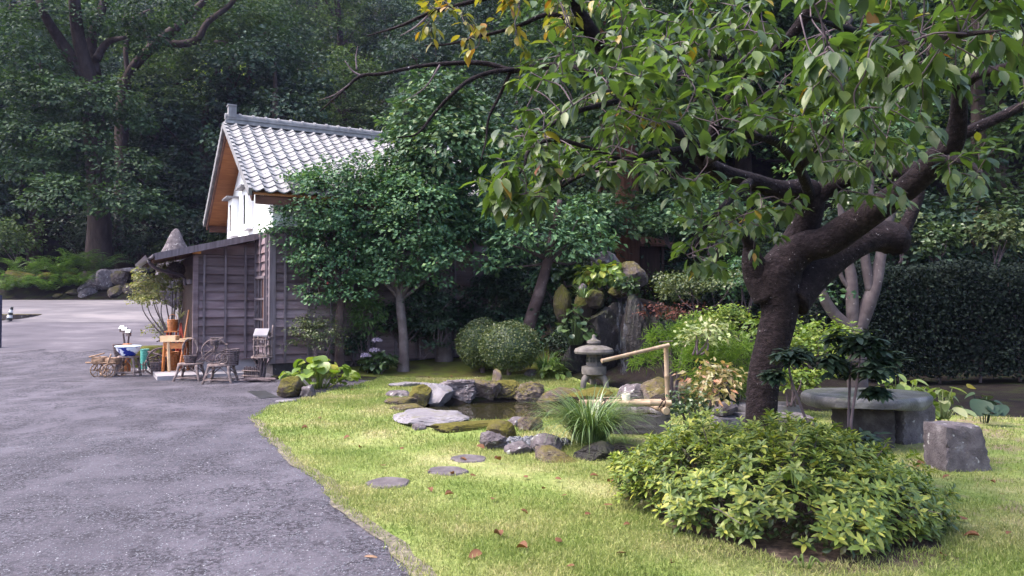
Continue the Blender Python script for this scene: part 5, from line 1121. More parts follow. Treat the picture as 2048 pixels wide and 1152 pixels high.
def twig_stool(name, b, w_, h, label, mat, seed, splay=.05, d=None):
    t = thing(name, b, label, 'stool', None); d = d or w_*.8; g = np.random.default_rng(seed); z = b[2]
    mb = MB(); a = np.linspace(0, 6.283, 21)[:-1]; mb.add(*prism(np.c_[b[0]+w_*.5*(1+.06*np.sin(3*a))*np.cos(a), b[1]+d*.5*np.sin(a)], z+h-.035, z+h, .05)); mb.build('seat', M[mat], t)
    F4 = []
    for sx in (-1, 1):
        for sy in (-1, 1):
            top_, bot = np.array([b[0]+sx*w_*.34, b[1]+sy*d*.32, z+h-.035]), np.array([b[0]+sx*(w_*.42+splay), b[1]+sy*(d*.40+splay*.5), z-.01]); F4.append((top_, bot))
            mb = MB(); sticks(mb, [(top_, bot)], .027, seed+sx+2*sy, 8); mb.build('leg', M[mat], t, smooth=True)
    for i, j in ((0, 2), (0, 1), (2, 3), (1, 3)):
        p, q = F4[i][0]*.22+F4[i][1]*.78, F4[j][0]*.22+F4[j][1]*.78; mb = MB(); sticks(mb, [(p, q)], .016, seed+9+i); mb.build('stretcher', M[mat], t, smooth=True)
        p, q = F4[i][0]*.45+F4[i][1]*.55, F4[j][0]*.45+F4[j][1]*.55; m_ = (F4[i][0]+F4[j][0])/2-(0, 0, .02); mb = MB(); mb.add(*tube([p, p*.45+m_*.55+(0, 0, .02), m_, q*.45+m_*.55+(0, 0, .02), q], .010, 6, 4)); mb.build('brace', M[mat], t, smooth=True)
    return t
# twig bicycle on its stool
b = at(442, 766); u = b[1]/F; twig_stool('twig_stool', b, 56*u, 38*u, 'rustic twig stool with splayed legs carrying the twig bicycle planter', 'twig', 301)
z = b[2]+38*u; bike = thing('twig_bicycle', (b[0], b[1], z), 'twig bicycle planter with one big front wheel and a wicker basket', 'ornament')
cw = np.array([b[0]-9*u-.02, b[1]-.05, z+.40*.62]); R_ = 24*u
cw = np.array([P(432, 690, b[1])[0], b[1]-.06, z+R_+.015]); axw = np.array([.25, -1., 0])
mb = MB(); wheel(mb, cw, R_, axw, 9, .014); mb.build('wheel', M['twig'], bike, smooth=True)
for dy in (-.16, .12): mb = MB(); wheel(mb, (P(450, 712, b[1])[0], b[1]+dy, z+11*u), 11*u, axw, 6, .011); mb.build('wheel', M['twig'], bike, smooth=True)
mb = MB(); hd = np.array([P(436, 674, b[1])[0], b[1]-.06, P(436, 676, b[1])[2]]); sticks(mb, [(cw+(-.0, -.03, 0), hd), (cw+(0, .03, 0), hd), (cw, P(455, 700, b[1])), (cw+(0, 0, R_*.5), P(446, 682, b[1]))], .014, 4); mb.build('frame', M['twig'], bike, smooth=True)
mb = MB(); sticks(mb, [(hd+(-.07, -.12, 0), hd+(.07, .12, .01)), (hd+(-.09, -.03, -.02), hd+(.1, .05, 0))], .013, 5); mb.build('handlebar', M['twig'], bike, smooth=True)
mb = MB(); c = P(453, 689, b[1]); mb.add(*rock(c, (.10, .07, .035), 3, 2, 0, .1)); sticks(mb, [(c, c-(0, 0, .12))], .012, 2); mb.build('saddle', M['twig'], bike, smooth=True)
c = P(429, 690, b[1]-.16); mb = MB(); wicker(mb, c, .06, .075, .09, 4, t=.012); mb.build('front_basket', M['twig_dark'], bike, smooth=True)
c = P(463, 729, b[1]); mb = MB(); wicker(mb, c, .12, .135, 30*u, 9, t=.015); mb.build('basket', M['twig_dark'], bike, smooth=True)
# ring-handled basket on its stool
b = at(380, 762); u = b[1]/F; twig_stool('twig_stool', b, 50*u, 36*u, 'rustic twig stool carrying the wicker basket with the tall ring handle', 'twig', 311)
z = b[2]+36*u; bk = thing('ring_basket', (b[0], b[1], z), 'wicker basket with a tall ring handle standing on a twig stool', 'basket')
mb = MB(); wicker(mb, (b[0], b[1], z+.005), .09, .125, .14, 6, t=.014); mb.build('basket', M['twig_dark'], bk, smooth=True)
mb = MB(); a = np.linspace(-.35, math.pi+.35, 19)
for k in range(3): mb.add(*tube(np.stack([b[0]+(.145+.008*k)*np.cos(a), b[1]+.02*np.sin(a*5+k*2), z+.26+.24*np.sin(a)+.01*np.sin(a*6+k)], 1), .012, 6, 1))
mb.build('handle', M['twig'], bk, smooth=True)
mb = MB(); sticks(mb, [((b[0]-.08, b[1], z+.1), (b[0]-.02, b[1]-.1, z+.3)), ((b[0]+.1, b[1], z+.1), (b[0]+.02, b[1]-.1, z+.22)), ((b[0]+.14, b[1]-.02, z+.02), (b[0]+.42, b[1]+.1, z+.28))], .010, 3); mb.build('twigs', M['twig'], bk, smooth=True)
# twig tower on a pedestal
b = at(524, 775, 15.0); u = b[1]/F; z = b[2]; ped = thing('twig_pedestal', b, 'round topped pedestal of bundled twigs at the house corner', 'pedestal')
mb = MB(); zt = z+46*u; mb.add(*prism([(b[0]+.22*math.cos(a), b[1]+.2*math.sin(a)) for a in np.linspace(0, 6.283, 15)[:-1]], zt-.03, zt, .04)); mb.build('top', M['twig'], ped)
mb = MB(); sticks(mb, [((b[0]+.03*math.cos(k), b[1]+.03*math.sin(k), z), (b[0]+.07*math.cos(k+1), b[1]+.07*math.sin(k+1), zt-.02)) for k in range(7)], .026, 6); sticks(mb, [((b[0], b[1], z+.15), (b[0]+s_*.19, b[1], zt-.03)) for s_ in (-1, 1)], .018, 9); mb.build('stem', M['twig_dark'], ped, smooth=True)
tw_ = thing('twig_house', (b[0], b[1], zt), 'little twig tower house with pale bark roof on the pedestal', 'ornament'); c = np.array([b[0], b[1], zt])
mb = MB(); w_ = .115
for zz in (.02, .20, .34): sticks(mb, [(c+(-w_-.03, -w_, zz), c+(w_+.03, -w_, zz)), (c+(-w_-.03, w_, zz), c+(w_+.03, w_, zz)), (c+(-w_, -w_-.03, zz), c+(-w_, w_+.03, zz)), (c+(w_, -w_-.03, zz), c+(w_, w_+.03, zz))], .014, 3)
mb.build('floor_rails', M['twig'], tw_, smooth=True)
for sx in (-1, 1):
    for sy in (-1, 1): mb = MB(); sticks(mb, [(c+(sx*w_, sy*w_, 0), c+(sx*w_, sy*w_, .42))], .017, 8); mb.build('post', M['twig'], tw_, smooth=True)
mb = MB(); sticks(mb, [(c+(x, -w_, .2), c+(x, -w_, .34)) for x in (-.07, -.02, .03, .08)]+[(c+(x, -w_, .02), c+(x*.6, -w_, .2)) for x in (-.06, .06)], .011, 4); mb.build('walls', M['twig_dark'], tw_, smooth=True)
mb = MB(); V = np.array([(-.14, -.14, .40), (.14, -.14, .40), (.14, 0, .53), (-.14, 0, .53), (.14, .14, .40), (-.14, .14, .40)])+c; mb.add(np.vstack([V, V+(0, 0, .025)]), [np.array([[6, 7, 8, 9], [9, 8, 10, 11], [0, 3, 2, 1], [3, 5, 4, 2], [0, 1, 7, 6], [5, 11, 10, 4]]), np.array([[1, 2, 8], [1, 8, 7], [2, 4, 10], [2, 10, 8], [0, 6, 9], [0, 9, 3], [3, 9, 11], [3, 11, 5]])]); mb.build('roof', M['concrete'], tw_)
mb = MB(); sticks(mb, [(c+(.19, 0, .0), c+(.21, 0, .62)), (c+(.21, .02, .5), c+(.13, .02, .46)), (c+(.21, 0, .40), c+(.15, -.1, .36))], .016, 5); mb.build('branch', M['twig'], tw_, smooth=True)
b = at(505, 764, 15.1); fe = thing('twig_fence', b, 'knee high fence of short twig pickets beside the pedestal', 'fence'); mb = MB()
for k in range(8): mb.add(*tube([(b[0]-.16+.045*k, b[1]-.02*k, b[2]), (b[0]-.16+.045*k, b[1]-.02*k, b[2]+.24+.02*(k % 2))], .017, 7, 1))
mb.build('pickets', M['twig_dark'], fe)
mb = MB(); sticks(mb, [((b[0]-.2, b[1]-.025, b[2]+q), (b[0]+.2, b[1]-.17, b[2]+q)) for q in (.07, .17)], .014, 2); mb.build('rail', M['twig'], fe, smooth=True)
b = at(518, 783, 14.7); mb = MB(); g = np.random.default_rng(4)
for k in range(26): mb.add(*tube([b+(-.24+g.normal()*.06, g.normal()*.1, .02+.05*g.random()), b+(.24+g.normal()*.06, g.normal()*.1, .02+.05*g.random())], .013, 6, 1))
tag(mb.build('brushwood_mat', M['twig_dark']), 'bundle of thin sticks lying on the ground under the pedestal', 'sticks')
# drain ditch mouth at the corner and rocks at the lawn corner
rk(572, 797, 54, 44, .5, SH, 'mossy tan boulder at the house corner beside the drain', 321); rk(610, 797, 40, 30, .4, S, 'grey brown boulder under the big leaf clump', 322); rk(575, 806, 44, 8, .25, SF, 'flat pale stone at the end of the drain', 323, flat=.4)
mb = MB(); p = at(512, 783); q = at(540, 797); mb.add(*bar(p+(0, 0, -.01), q+(0, 0, -.01), .30, .05)); tag(mb.build('drain_shade_strip', M['black']), 'black strip standing for the shade in the open drain beside the stacked sticks', 'drain')  # solid black strip painted as the shade inside the ditch
# log stool with porcelain bowl
b = at(256, 752); u = b[1]/F; twig_stool('log_stool', b, 42*u, 40*u, 'short log stool carrying the blue and white bowl', 'twig', 331, .01); z = b[2]+40*u
bo = thing('porcelain_bowl', (b[0], b[1], z), 'wide blue and white porcelain bowl on the log stool', 'bowl'); mb = MB()
mb.add(*lathe([(0, z+.004), (.14, z+.004), (.15, z+.03), (.225, z+.12), (.245, z+.19)], 30, (b[0], b[1], 0))); mb.build('bowl', M['porcelain'], bo, smooth=True)
mb = MB(); mb.add(*lathe([(.243, z+.188), (.268, z+.205), (.255, z+.222), (.228, z+.205), (.2, z+.10), (0, z+.06)], 30, (b[0], b[1], 0))); mb.build('rim', M['porcelain_rim'], bo, smooth=True)
# tan wicker cart in front
b = at(212, 754); u = b[1]/F; z = b[2]; ct = thing('wicker_cart', b, 'tan wicker cart with twig wheels at the left end of the row', 'cart')
for dx in (-20, 10):
    mb = MB(); wheel(mb, (b[0]+dx*u, b[1]-.05+(.1 if dx < 0 else -.06), z+13*u), 13*u, (.75, -.6, 0), 8, .012); mb.build('wheel', M['twig_tan'], ct, smooth=True)
    mb = MB(); wheel(mb, (b[0]+(dx+8)*u, b[1]+.25, z+13*u), 13*u, (.75, -.6, 0), 8, .012); mb.build('wheel', M['twig_tan'], ct, smooth=True)
mb = MB(); c = np.array([b[0]-.02, b[1]+.05, z+27*u]); mb.add(*cubify(c+(-.14, 0, .06), (.25, .26, .16), 2, .05, .3)); mb.add(*cubify(c+(.13, 0, .05), (.22, .24, .15), 3, .06, .3)); mb.build('basket', M['twig_tan'], ct)
mb = MB(); sticks(mb, [(c+(-.38, -.1, .02), c+(.26, -.12, .02)), (c+(-.22, -.1, -.15), c+(-.08, -.1, .16)), (c+(.02, -.14, -.2), c+(.16, -.12, .2)), (c+(-.3, -.12, .14), c+(.02, -.12, .22)), (c+(-.05, -.15, -.2), c+(.1, -.2, -.26))], .016, 5); mb.build('frame', M['twig_tan'], ct, smooth=True)
# teal ceramic drum on a white slab
b = at(289, 741); z = b[2]; mb = MB(); mb.add(*prism([(b[0]+.17*math.cos(a), b[1]+.13*math.sin(a)) for a in np.linspace(0, 6.283, 17)[:-1]], z-.02, z+.035, .06)); tag(mb.build('white_slab', M['concrete']), 'pale flat slab under the teal umbrella stand', 'slab')
um = thing('ceramic_stand', (b[0], b[1], z+.036), 'tall teal glazed ceramic cylinder standing on a pale slab', 'umbrella stand'); z += .036; h = 40*b[1]/F; mb = MB()
mb.add(*lathe([(0, z), (.094, z), (.098, z+.02), (.092, z+h*.5), (.097, z+h-.02)], 22, (b[0], b[1], 0))); mb.build('body', M['teal'], um, smooth=True)
mb = MB(); mb.add(*lathe([(.097, z+h-.02), (.104, z+h-.008), (.10, z+h), (.085, z+h), (.08, z+.05), (0, z+.04)], 22, (b[0], b[1], 0))); mb.build('rim', M['teal'], um, smooth=True)
# mossy planter block with plants
p0, p1 = at(258, 712, 18.7), at(338, 712, 18.7); z = p0[2]; pl = thing('mossy_planter', p0, 'low mossy raised bed behind the row of ornaments', 'planter'); mb = MB(); V, Fs = cubify(((p0[0]+p1[0])/2, 19.15, z+.22), (p1[0]-p0[0]+.1, .9, .62), 4, .04, .15); mb.add(V, Fs); mb.build('bed', solid('moss_cover', [(.3, (.045, .042, .014)), (.6, (.10, .10, .022)), (.8, (.06, .05, .03))], 5, .95, .1, .8, 50, .02), pl, smooth='auto')
shrub_px('potted_azalea', 318, 660, 19.0, 22, 20, 'small pale flowering azalea on the mossy raised bed', 'shrub', M['l_sparse'], 341, 90, .07, 8, .05, wide=1.3)
# the bare-stemmed shrub with thin pale crown
b = at(345, 660, 18.3); D = 18.3; t = thing('sparse_shrub', b, 'tall vase shaped shrub with bare crooked stems and thin pale leaves left of the house', 'shrub'); g = np.random.default_rng(9); ends = []
for (x, y) in ((282, 600), (300, 572), (318, 560), (338, 552), (356, 560), (290, 585), (330, 580), (310, 600), (372, 575), (345, 540)):
    e = P(x, y, D+g.uniform(-.35, .35)); s_ = b+(g.normal()*.03, 0, -.05); m1 = s_*.6+e*.4+np.array([(345-x)*.0032, 0, -.05]); simple_trunk(t, [s_, m1, s_*.25+e*.75+g.normal(size=3)*.06, e], [.028, .022, .014, .006], M['bark_pale'], 7, name='stem'); ends.append(e)
crown(t, g, [(e, (.28, .28, .16)) for e in ends]+lobe_px([(318, 545, 50, 18, 0), (338, 530, 24, 16, 0), (282, 590, 26, 14, 0), (368, 600, 14, 40, .1), (350, 545, 30, 20, 0), (300, 570, 36, 20, 0)], D), 110, .09, 10, .06, M['l_sparse'], 'foliage', zmin=-.6, wide=1.2)
# varnished wooden craft table, tray and basket
b = at(352, 742, 16.5); u = 16.5/F; z = b[2]+.10*0; z = .10; b[2] = z; wt = thing('wooden_stand', b, 'orange varnished wooden stand with splayed legs on the porch slab', 'stand'); zt = P(352, 682, 16.5)[2]
mb = MB(); mb.add(*bar((b[0]-.28, b[1], zt), (b[0]+.28, b[1], zt+.01), .34, .035)); mb.build('top', M['pale_craft'], wt)
for (dx, dy, ex, ey) in ((-.2, -.12, -.22, -.15), (-.12, -.13, -.06, -.2), (.2, -.12, .24, -.16), (.18, .12, .2, .16), (-.18, .12, -.2, .16)):
    mb = MB(); mb.add(*bar((b[0]+dx, b[1]+dy, zt-.02), (b[0]+ex, b[1]+ey, z), .045, .045)); mb.build('leg', M['pale_craft'] if dx == -.12 else M['orange_craft'], wt)
mb = MB(); mb.add(*bar((b[0]-.2, b[1]-.125, zt-.10), (b[0]+.2, b[1]-.125, zt-.10), .03, .12)); mb.build('apron', M['orange_craft'], wt)
c = P(340, 680, 16.5); c[2] = zt+.02; tr = thing('wooden_tray', c, 'small pale wooden box on the orange wooden stand', 'box'); mb = MB()
for V in (box(-.17, .17, -.12, .12, 0, .012), box(-.17, .17, -.12, -.105, .0125, .10), box(-.17, .17, .105, .12, .0125, .10), box(-.17, -.155, -.104, .104, .0125, .10), box(.155, .17, -.104, .104, .0125, .10)): mb.add(V[0]+c, V[1])
mb.build('body', M['pale_craft'], tr)
c = P(371, 682, 16.5); c[2] = zt+.02; mb = MB(); mb.add(*bar(c+(-.11, -.02, .02), c+(.12, .02, .05), .16, .03)); tag(mb.build('wooden_board', M['pale_craft']), 'pale board lying on the right side of the orange stand', 'board')
c = at(346, 735, 17.0); c[2] = .10; zb = P(346, 664, 17.0)[2]; pst = thing('plant_stand', c, 'dark red wooden stand holding the orange basket', 'stand'); mb = MB()
for dx in (-.13, .13):
    for dy in (-.1, .1): mb.add(*bar((c[0]+dx, c[1]+dy, .1), (c[0]+dx*.8, c[1]+dy*.8, zb), .035, .035))
mb.build('legs', M['red'], pst); mb = MB(); mb.add(*bar((c[0]-.15, c[1], zb+.012), (c[0]+.15, c[1], zb+.012), .28, .025)); mb.build('shelf', M['orange_craft'], pst)
c = np.array([c[0]-.02, c[1], zb+.03]); ob = thing('orange_basket', c, 'small orange woven basket on the dark red stand', 'basket'); mb = MB(); wicker(mb, c, .09, .105, .24, 9, t=.014); mb.build('weave', M['orange_craft'], ob, smooth=True); mb = MB(); a = np.linspace(0, math.pi, 13); mb.add(*tube(np.stack([c[0]+.1*np.cos(a), np.full(13, c[1]), c[2]+.24+.13*np.sin(a)], 1), .007, 5, 1)); mb.build('handle', M['orange_craft'], ob)
strap_clump('potted_grass', c+(.14, .1, .28), .05, 26, .34, 'thin grassy plant beside the orange basket', M['l_sparse'], 351, wd=.012, cat='plant')
c = at(344, 738, 16.7); c[2] = .1; ob2 = thing('orange_basket', c, 'large orange woven basket under the wooden stand', 'basket'); mb = MB(); wicker(mb, c, .13, .15, .40, 12, t=.016); mb.build('weave', M['orange_craft'], ob2, smooth=True)
c = at(366, 738, 16.9); c[2] = .1; af = thing('trestle', c, 'narrow dark A-shaped trestle behind the wooden stand', 'trestle'); zt2 = P(360, 646, 16.9)[2]; mb = MB()
for dx in (-.12, .1): mb.add(*bar((c[0]+dx, c[1], .1), (c[0]-.06, c[1], zt2), .03, .03))
mb.add(*bar((c[0]-.10, c[1]-.02, .55), (c[0]+.06, c[1]-.02, .55), .02, .03)); mb.build('frame', M['red'], af)
mb = MB(); mb.add(*tube([np.array([P(358, 690, 16.2)[0], 16.2, .1]), P(378, 620, 16.75)], .019, 8, 1)); tag(mb.build('broom_handle', M['orange_craft']), 'long reddish wooden pole leaning on the dark door wall', 'pole')
# white-capped post ornament and its pot
b = at(250, 722, 17.0); wo_ = thing('bird_house_post', b, 'twig post carrying three tiny white roofed bird houses', 'ornament'); u = 17./F
mb = MB(); sticks(mb, [(b, P(252, 690, 17.)), (P(252, 700, 17.), P(246, 660, 17.)), (P(252, 700, 17.), P(258, 668, 17.))], .02, 4); mb.build('post', M['twig_dark'], wo_, smooth=True)
for (x, y) in ((244, 664), (250, 667), (257, 672)):
    c = P(x, y, 17.-.02*(x-250)); mb = MB(); V, Fs = box(-.042, .042, -.042, .042, 0, .075); mb.add(V+c, Fs); hb = mb.build('bird_house', M['twig'], wo_)
    mb = MB(); V = np.array([(-.055, -.06, .07), (.055, -.06, .07), (.055, .06, .07), (-.055, .06, .07), (-.045, 0, .14), (.045, 0, .14)])+c+(0, 0, .006); mb.add(V, [np.array([[0, 1, 5, 4], [2, 3, 4, 5], [3, 2, 1, 0]]), np.array([[0, 4, 3], [1, 2, 5]])]); mb.build('roof', M['white_tag'], hb)
c = at(239, 722, 17.2); c[2] = P(239, 698, 17.2)[2]-.12; mb = MB(); wicker(mb, c, .10, .14, .22, 7, t=.016); pot = thing('dark_basket', c, 'dark round wicker basket behind the porcelain bowl', 'basket'); mb.build('weave', M['twig_dark'], pot, smooth=True)
mb = MB(); zz = float(H(c[0], c[1])); mb.add(*tube([(c[0], c[1], zz), (c[0], c[1], c[2])], [.11, .10], 10, 1)); mb.build('base', M['twig_dark'], pot)
c = at(255, 724, 16.7); fg = thing('wooden_figurine', c, 'small orange carved wooden figurine behind the bowl', 'figurine'); z1 = P(255, 692, 16.7)[2]; mb = MB(); mb.add(*lathe([(0, c[2]), (.07, c[2]), (.055, z1-.12), (.085, z1-.05), (.05, z1), (.10, z1+.03), (.09, z1+.05), (0, z1+.06)], 12, (c[0], c[1], 0))); mb.build('body', M['orange_craft'], fg, smooth=True)
mb = MB(); mb.add(*tube([(c[0]-.08, c[1], z1-.08), (c[0]-.11, c[1]-.04, z1+.02)], .02, 6, 1)); mb.build('arm', M['orange_craft'], fg)
# heap of twig wheels and baskets behind the teal stand
b = at(318, 740, 16.6); tr_ = thing('twig_tricycle', b, 'tangled twig tricycle planter with dark wicker tub behind the teal stand', 'ornament'); mb = MB(); wheel(mb, b+(.05, -.05, .32), .26, (.5, -.85, 0), 8, .02); mb.build('wheel', M['twig_dark'], tr_, smooth=True)
mb = MB(); wheel(mb, b+(-.17, .05, .2), .18, (.8, -.5, 0), 7, .015); mb.build('wheel', M['twig'], tr_, smooth=True)
mb = MB(); wicker(mb, b+(.03, -.12, .02), .13, .15, .26, 8, t=.016); mb.build('basket', M['twig_dark'], tr_, smooth=True)
mb = MB(); g = np.random.default_rng(12)
for k in range(16): q = b+g.normal(size=3)*(.14, .1, .1)+(0, 0, .38); mb.add(*tube([q, q+g.normal(size=3)*(.13, .1, .1)+(0, 0, .03)], .013, 5, 1))
sticks(mb, [(b+(-.25, 0, .5), b+(.28, -.1, .36)), (b+(.2, -.1, .02), b+(-.2, .1, .12))], .017, 4); mb.build('frame', M['twig_dark'], tr_, smooth=True)
b = at(276, 738, 16.8); mb = MB(); sticks(mb, [(b+(dx, 0, 0), b+(dx, 0, .26)) for dx in (-.08, .02, .12)]+[(b+(-.12, 0, q), b+(.16, 0, q)) for q in (.06, .2)], .014, 3); tag(mb.build('twig_rack', M['twig']), 'little twig rack between the bowl stool and the teal stand', 'rack')
# island with striped bollard, post at the left border
p = at(12, 640); mb = MB(); a = np.linspace(0, 6.283, 33)[:-1]; D = p[1]; cx = P(-8, 635, D)[0]
V, Fs = prism(np.c_[cx+1.05*np.cos(a), D+.8+1.0*np.sin(a)], p[2]-.3, p[2]+.20, .05); mb.add(V, Fs); tag(mb.build('kerb_island', M['stone_moss']), 'low mossy kerbed island at the left edge of the driveway', 'island')
c = np.array([P(18, 634, D-.3)[0], D-.3, float(H(cx, D))]); bl = thing('striped_bollard', c, 'short leaning bollard with black and white stripes', 'bollard'); mb = MB(); tip_ = c+(.10, 0, .45)
for k in range(5):
    q0, q1 = c+(tip_-c)*(k/5), c+(tip_-c)*((k+1)/5-.002); mb = MB(); mb.add(*tube([q0, q1], [.10-.012*k, .10-.012*(k+1)], 12, 1)); mb.build('band', M['black'] if k % 2 == 0 else M['white_tag'], bl)
c = P(-2, 650, 22); c[2] = float(H(c[0], c[1])); mb = MB(); zt = P(-2, 590, 22)[2]; mb.add(*prism([(c[0]+.07*math.cos(a), c[1]+.07*math.sin(a)) for a in np.linspace(0, 6.283, 13)[:-1]], c[2]-.1, zt, .1)); tag(mb.build('dark_post', M['navy']), 'dark blue post cut by the left edge of the photo', 'post')
# ------------------------------------------------------------------ fallen leaves and lawn grass
g = np.random.default_rng(91); proto = []
for k in range(4):
    V, Fs = leaves('oval', np.zeros((1, 3)), np.array([[0, 1., .1]]), np.array([[g.normal()*.3, 0, 1.]]), np.array([.075])); V[:, 2] += .012+np.abs(V[:, 0])*(.5*k-.4); V[:, 2] -= V[:, 2].min()-.004
    mb = MB(); mb.add(V, Fs); o = mb.build('fallen_leaf', M['l_dead'], loc=(0, 0, 0), smooth=True); tag(o, 'brown curled dead leaf lying on the lawn', 'leaf', 'dead leaves scattered on the lawn'); proto.append(o)
spots = [(760, 940), (940, 960), (968, 905), (1000, 930), (1050, 960), (1110, 966), (860, 985), (890, 1000), (1130, 1000), (985, 1010), (1040, 1030), (1000, 1085), (1120, 1090), (1150, 1145), (965, 1120), (1055, 1110), (800, 905), (720, 900), (700, 880), (615, 860), (640, 838), (600, 830), (1180, 960), (1225, 975), (1210, 1020), (1170, 1040), (920, 925), (900, 955), (850, 950), (1090, 985), (1260, 1060), (1340, 1140), (1250, 1120), (1890, 1125), (1960, 1085), (1990, 975), (2010, 1000), (1900, 960), (1960, 930), (1850, 935), (1935, 1050), (2020, 1075), (830, 765), (860, 758), (880, 762), (900, 755), (720, 772), (735, 778), (700, 782), (740, 768)]
for i, (x, y) in enumerate(spots):
    p = GP(x, y); o = proto[i % 4] if i < 4 else copy_tree(proto[i % 4]); s_ = g.uniform(.6, 1.25); o.location = (p[0], p[1], p[2]+.02+.012*(p[1] < 9)); o.rotation_euler = (g.normal()*.25, g.normal()*.25, g.uniform(0, 6.28)); o.scale = (s_,)*3
p = GP(748, 1118); V, Fs = leaves('lance', p[None]+(-.06, 0, .015), np.array([[1., .1, .06]]), np.array([[0, -.2, 1.]]), np.array([.09])); mb = MB(); mb.add(V, Fs); tag(mb.build('dry_leaf', M['twig_tan'], smooth=True), 'pale dry leaf lying on the dark gravel', 'leaf')
p = GP(1935, 778); V, Fs = leaves('round', p[None]+(0, 0, .03), np.array([[1., .1, .12]]), np.array([[0, -.5, 1.]]), np.array([.16])); mb = MB(); mb.add(V, Fs); tag(mb.build('fallen_leaf', M['l_cherry_yellow'], smooth=True), 'yellow leaf lying on the dark ground by the hedge', 'leaf')
def blades(name, x, y, L, W, mat, lean, lift=.012):
    n = len(x); a = g.uniform(0, 6.283, n); b_ = np.stack([x, y, H(x, y)+lift-.004], 1); s_ = np.stack([np.cos(a), np.sin(a), np.zeros(n)], 1)*(W*g.uniform(.6, 1.3, n))[:, None]/2
    ld = g.normal(size=(n, 2))*lean; l = L*g.uniform(.45, 1.35, n); tip = b_+np.stack([ld[:, 0]*l, ld[:, 1]*l, l*np.maximum(.25, 1-.5*(ld**2).sum(1))], 1); mid = b_*.5+tip*.5+np.array([0, 0, 1.])*(l*.12)[:, None]
    V = np.stack([b_-s_, b_+s_, mid+s_*.8, mid-s_*.8, tip], 1).reshape(-1, 3); k = np.arange(n)[:, None]*5
    mb = MB(); mb.add(V, [np.array([[0, 1, 2, 3]])+k, np.array([[3, 2, 4]])+k]); return tag(mb.build(name, mat, loc=(0, 0, 0)), kind='stuff')
def lawn_pts(n, y0, y1, pw=1.):
    y = y0+(y1-y0)*g.random(n*2)**pw; xl = edge_x(y); xr = np.minimum(np.interp(y, [10.2, 11.3, 13.4, 14.2, 15.3], [7.4, 2.2, 2.1, 1.4, .8]), y*.80); x = xl-.07*g.random(n*2)+(xr-xl)*g.random(n*2)
    k = (pond_r(x, y) > 1.06) & ~(np.hypot((x-1.95)/1.02, (y-5.58)/1.12)+.10*np.sin(x*7+2*np.sin(y*5)) < .93); 
    for (sx, sy) in ((776, 970), (895, 946), (938, 921)): q = GP(sx, sy); k &= np.hypot(x-q[0], y-q[1]) > .17
    nz = np.sin(x*2.1+1.3*np.sin(y*1.7))+np.sin(y*2.6+1.1*np.sin(x*1.9))+np.sin((x+y)*4.3); k &= g.random(len(x)) < np.clip(.62+.22*nz, .14, 1)
    k &= ~((x > 2.9) & (y > 5.2) & (g.random(len(x)) < .55)); return x[k][:n], y[k][:n]
x, y = lawn_pts(150000, 3.6, 8.5, 1.35); blades('lawn_grass', x, y, .038, .0055, M['blade'], .55)['label'] = 'short patchy lawn grass near the gravel edge'
x, y = lawn_pts(90000, 8.5, 15.2); blades('lawn_grass', x, y, .045, .009, M['blade'], .5)['label'] = 'lawn grass round the pond'
# loose gravel stones
n = 16000; y = 3.4+5.6*g.random(n)**1.5; x = np.where(True, edge_x(y)+.03-g.random(n)**1.2*(edge_x(y)+y*.75), 0)
V0, F0 = ico(1); n_ = len(x); s_ = g.uniform(.002, .0065, (n_, 1, 1)); V = np.stack([x, y, H(x, y)+.006], 1)[:, None]+V0[None]*s_*np.array([1.2, 1.2, .7])
mb = MB(); mb.add(V, (F0[None]+np.arange(n_)[:, None, None]*len(V0)).reshape(-1, 3)); tag(mb.build('gravel_stones', M['pebble'], loc=(0, 0, 0)), 'loose stones on the gravel yard', 'gravel', kind='stuff')
# ------------------------------------------------------------------ bank with rocks and ferns
g = np.random.default_rng(131)
rocks_b = [(185, 575, 50, 40, S), (210, 570, 54, 46, S), (240, 560, 46, 40, SM), (232, 588, 44, 34, SM), (178, 590, 40, 24, S), (262, 582, 44, 34, SM), (285, 565, 44, 40, SM), (300, 590, 50, 30, SM), (150, 588, 30, 16, SM), (40, 556, 80, 24, SH), (100, 556, 60, 20, SH), (140, 552, 40, 18, SH), (235, 546, 60, 14, S), (275, 542, 70, 12, S), (335, 585, 60, 44, SM), (120, 592, 24, 12, SM)]
for i, (x, y, w_, h, m_) in enumerate(rocks_b):
    c = P(x, y-h*.1, 33.0-(y-540)*.012); slabD = c[1]; tag(rockthing(c, (w_*slabD/F*1.1, 1.0, h*slabD/F*1.15), 400+i, M[m_], 'lichen spotted boulder in the bank beyond the driveway' if m_ != SH else 'moss covered boulder in the fern bank', 'boulders in the bank', rz=.1), None)
def fern_mesh(g, root, L=.75, n=15):
    mb = MB(); t = np.linspace(0, 1, 9)
    for i in range(n):
        a = g.uniform(0, 6.28); o = np.array([math.cos(a), math.sin(a), 0]); l = L*g.uniform(.7, 1.2); an = g.uniform(.9, 1.4)-1.5*t**1.2; q = np.cumsum(np.stack([np.cos(an), np.sin(an)], 1)*l/8, 0); ctr = ORG[root.name]+o*q[:, :1]+np.array([0, 0, 1.])*q[:, 1:]
        sd = np.cross(o, [0, 0, 1.]); tt = np.linspace(.12, 1, 13); C = np.stack([np.interp(tt, t, ctr[:, k]) for k in range(3)], 1)
        for sg in (-1, 1): mb.add(*leaves('narrow', C, np.tile(nrm(sd*sg+o*.45), (13, 1)), np.tile(nrm(o*-.3+np.array([0, 0, 1.])), (13, 1)), .17*l*(1-.75*tt**2)+.01, 1.0))
    mb.build('fronds', M['l_fern'], root)
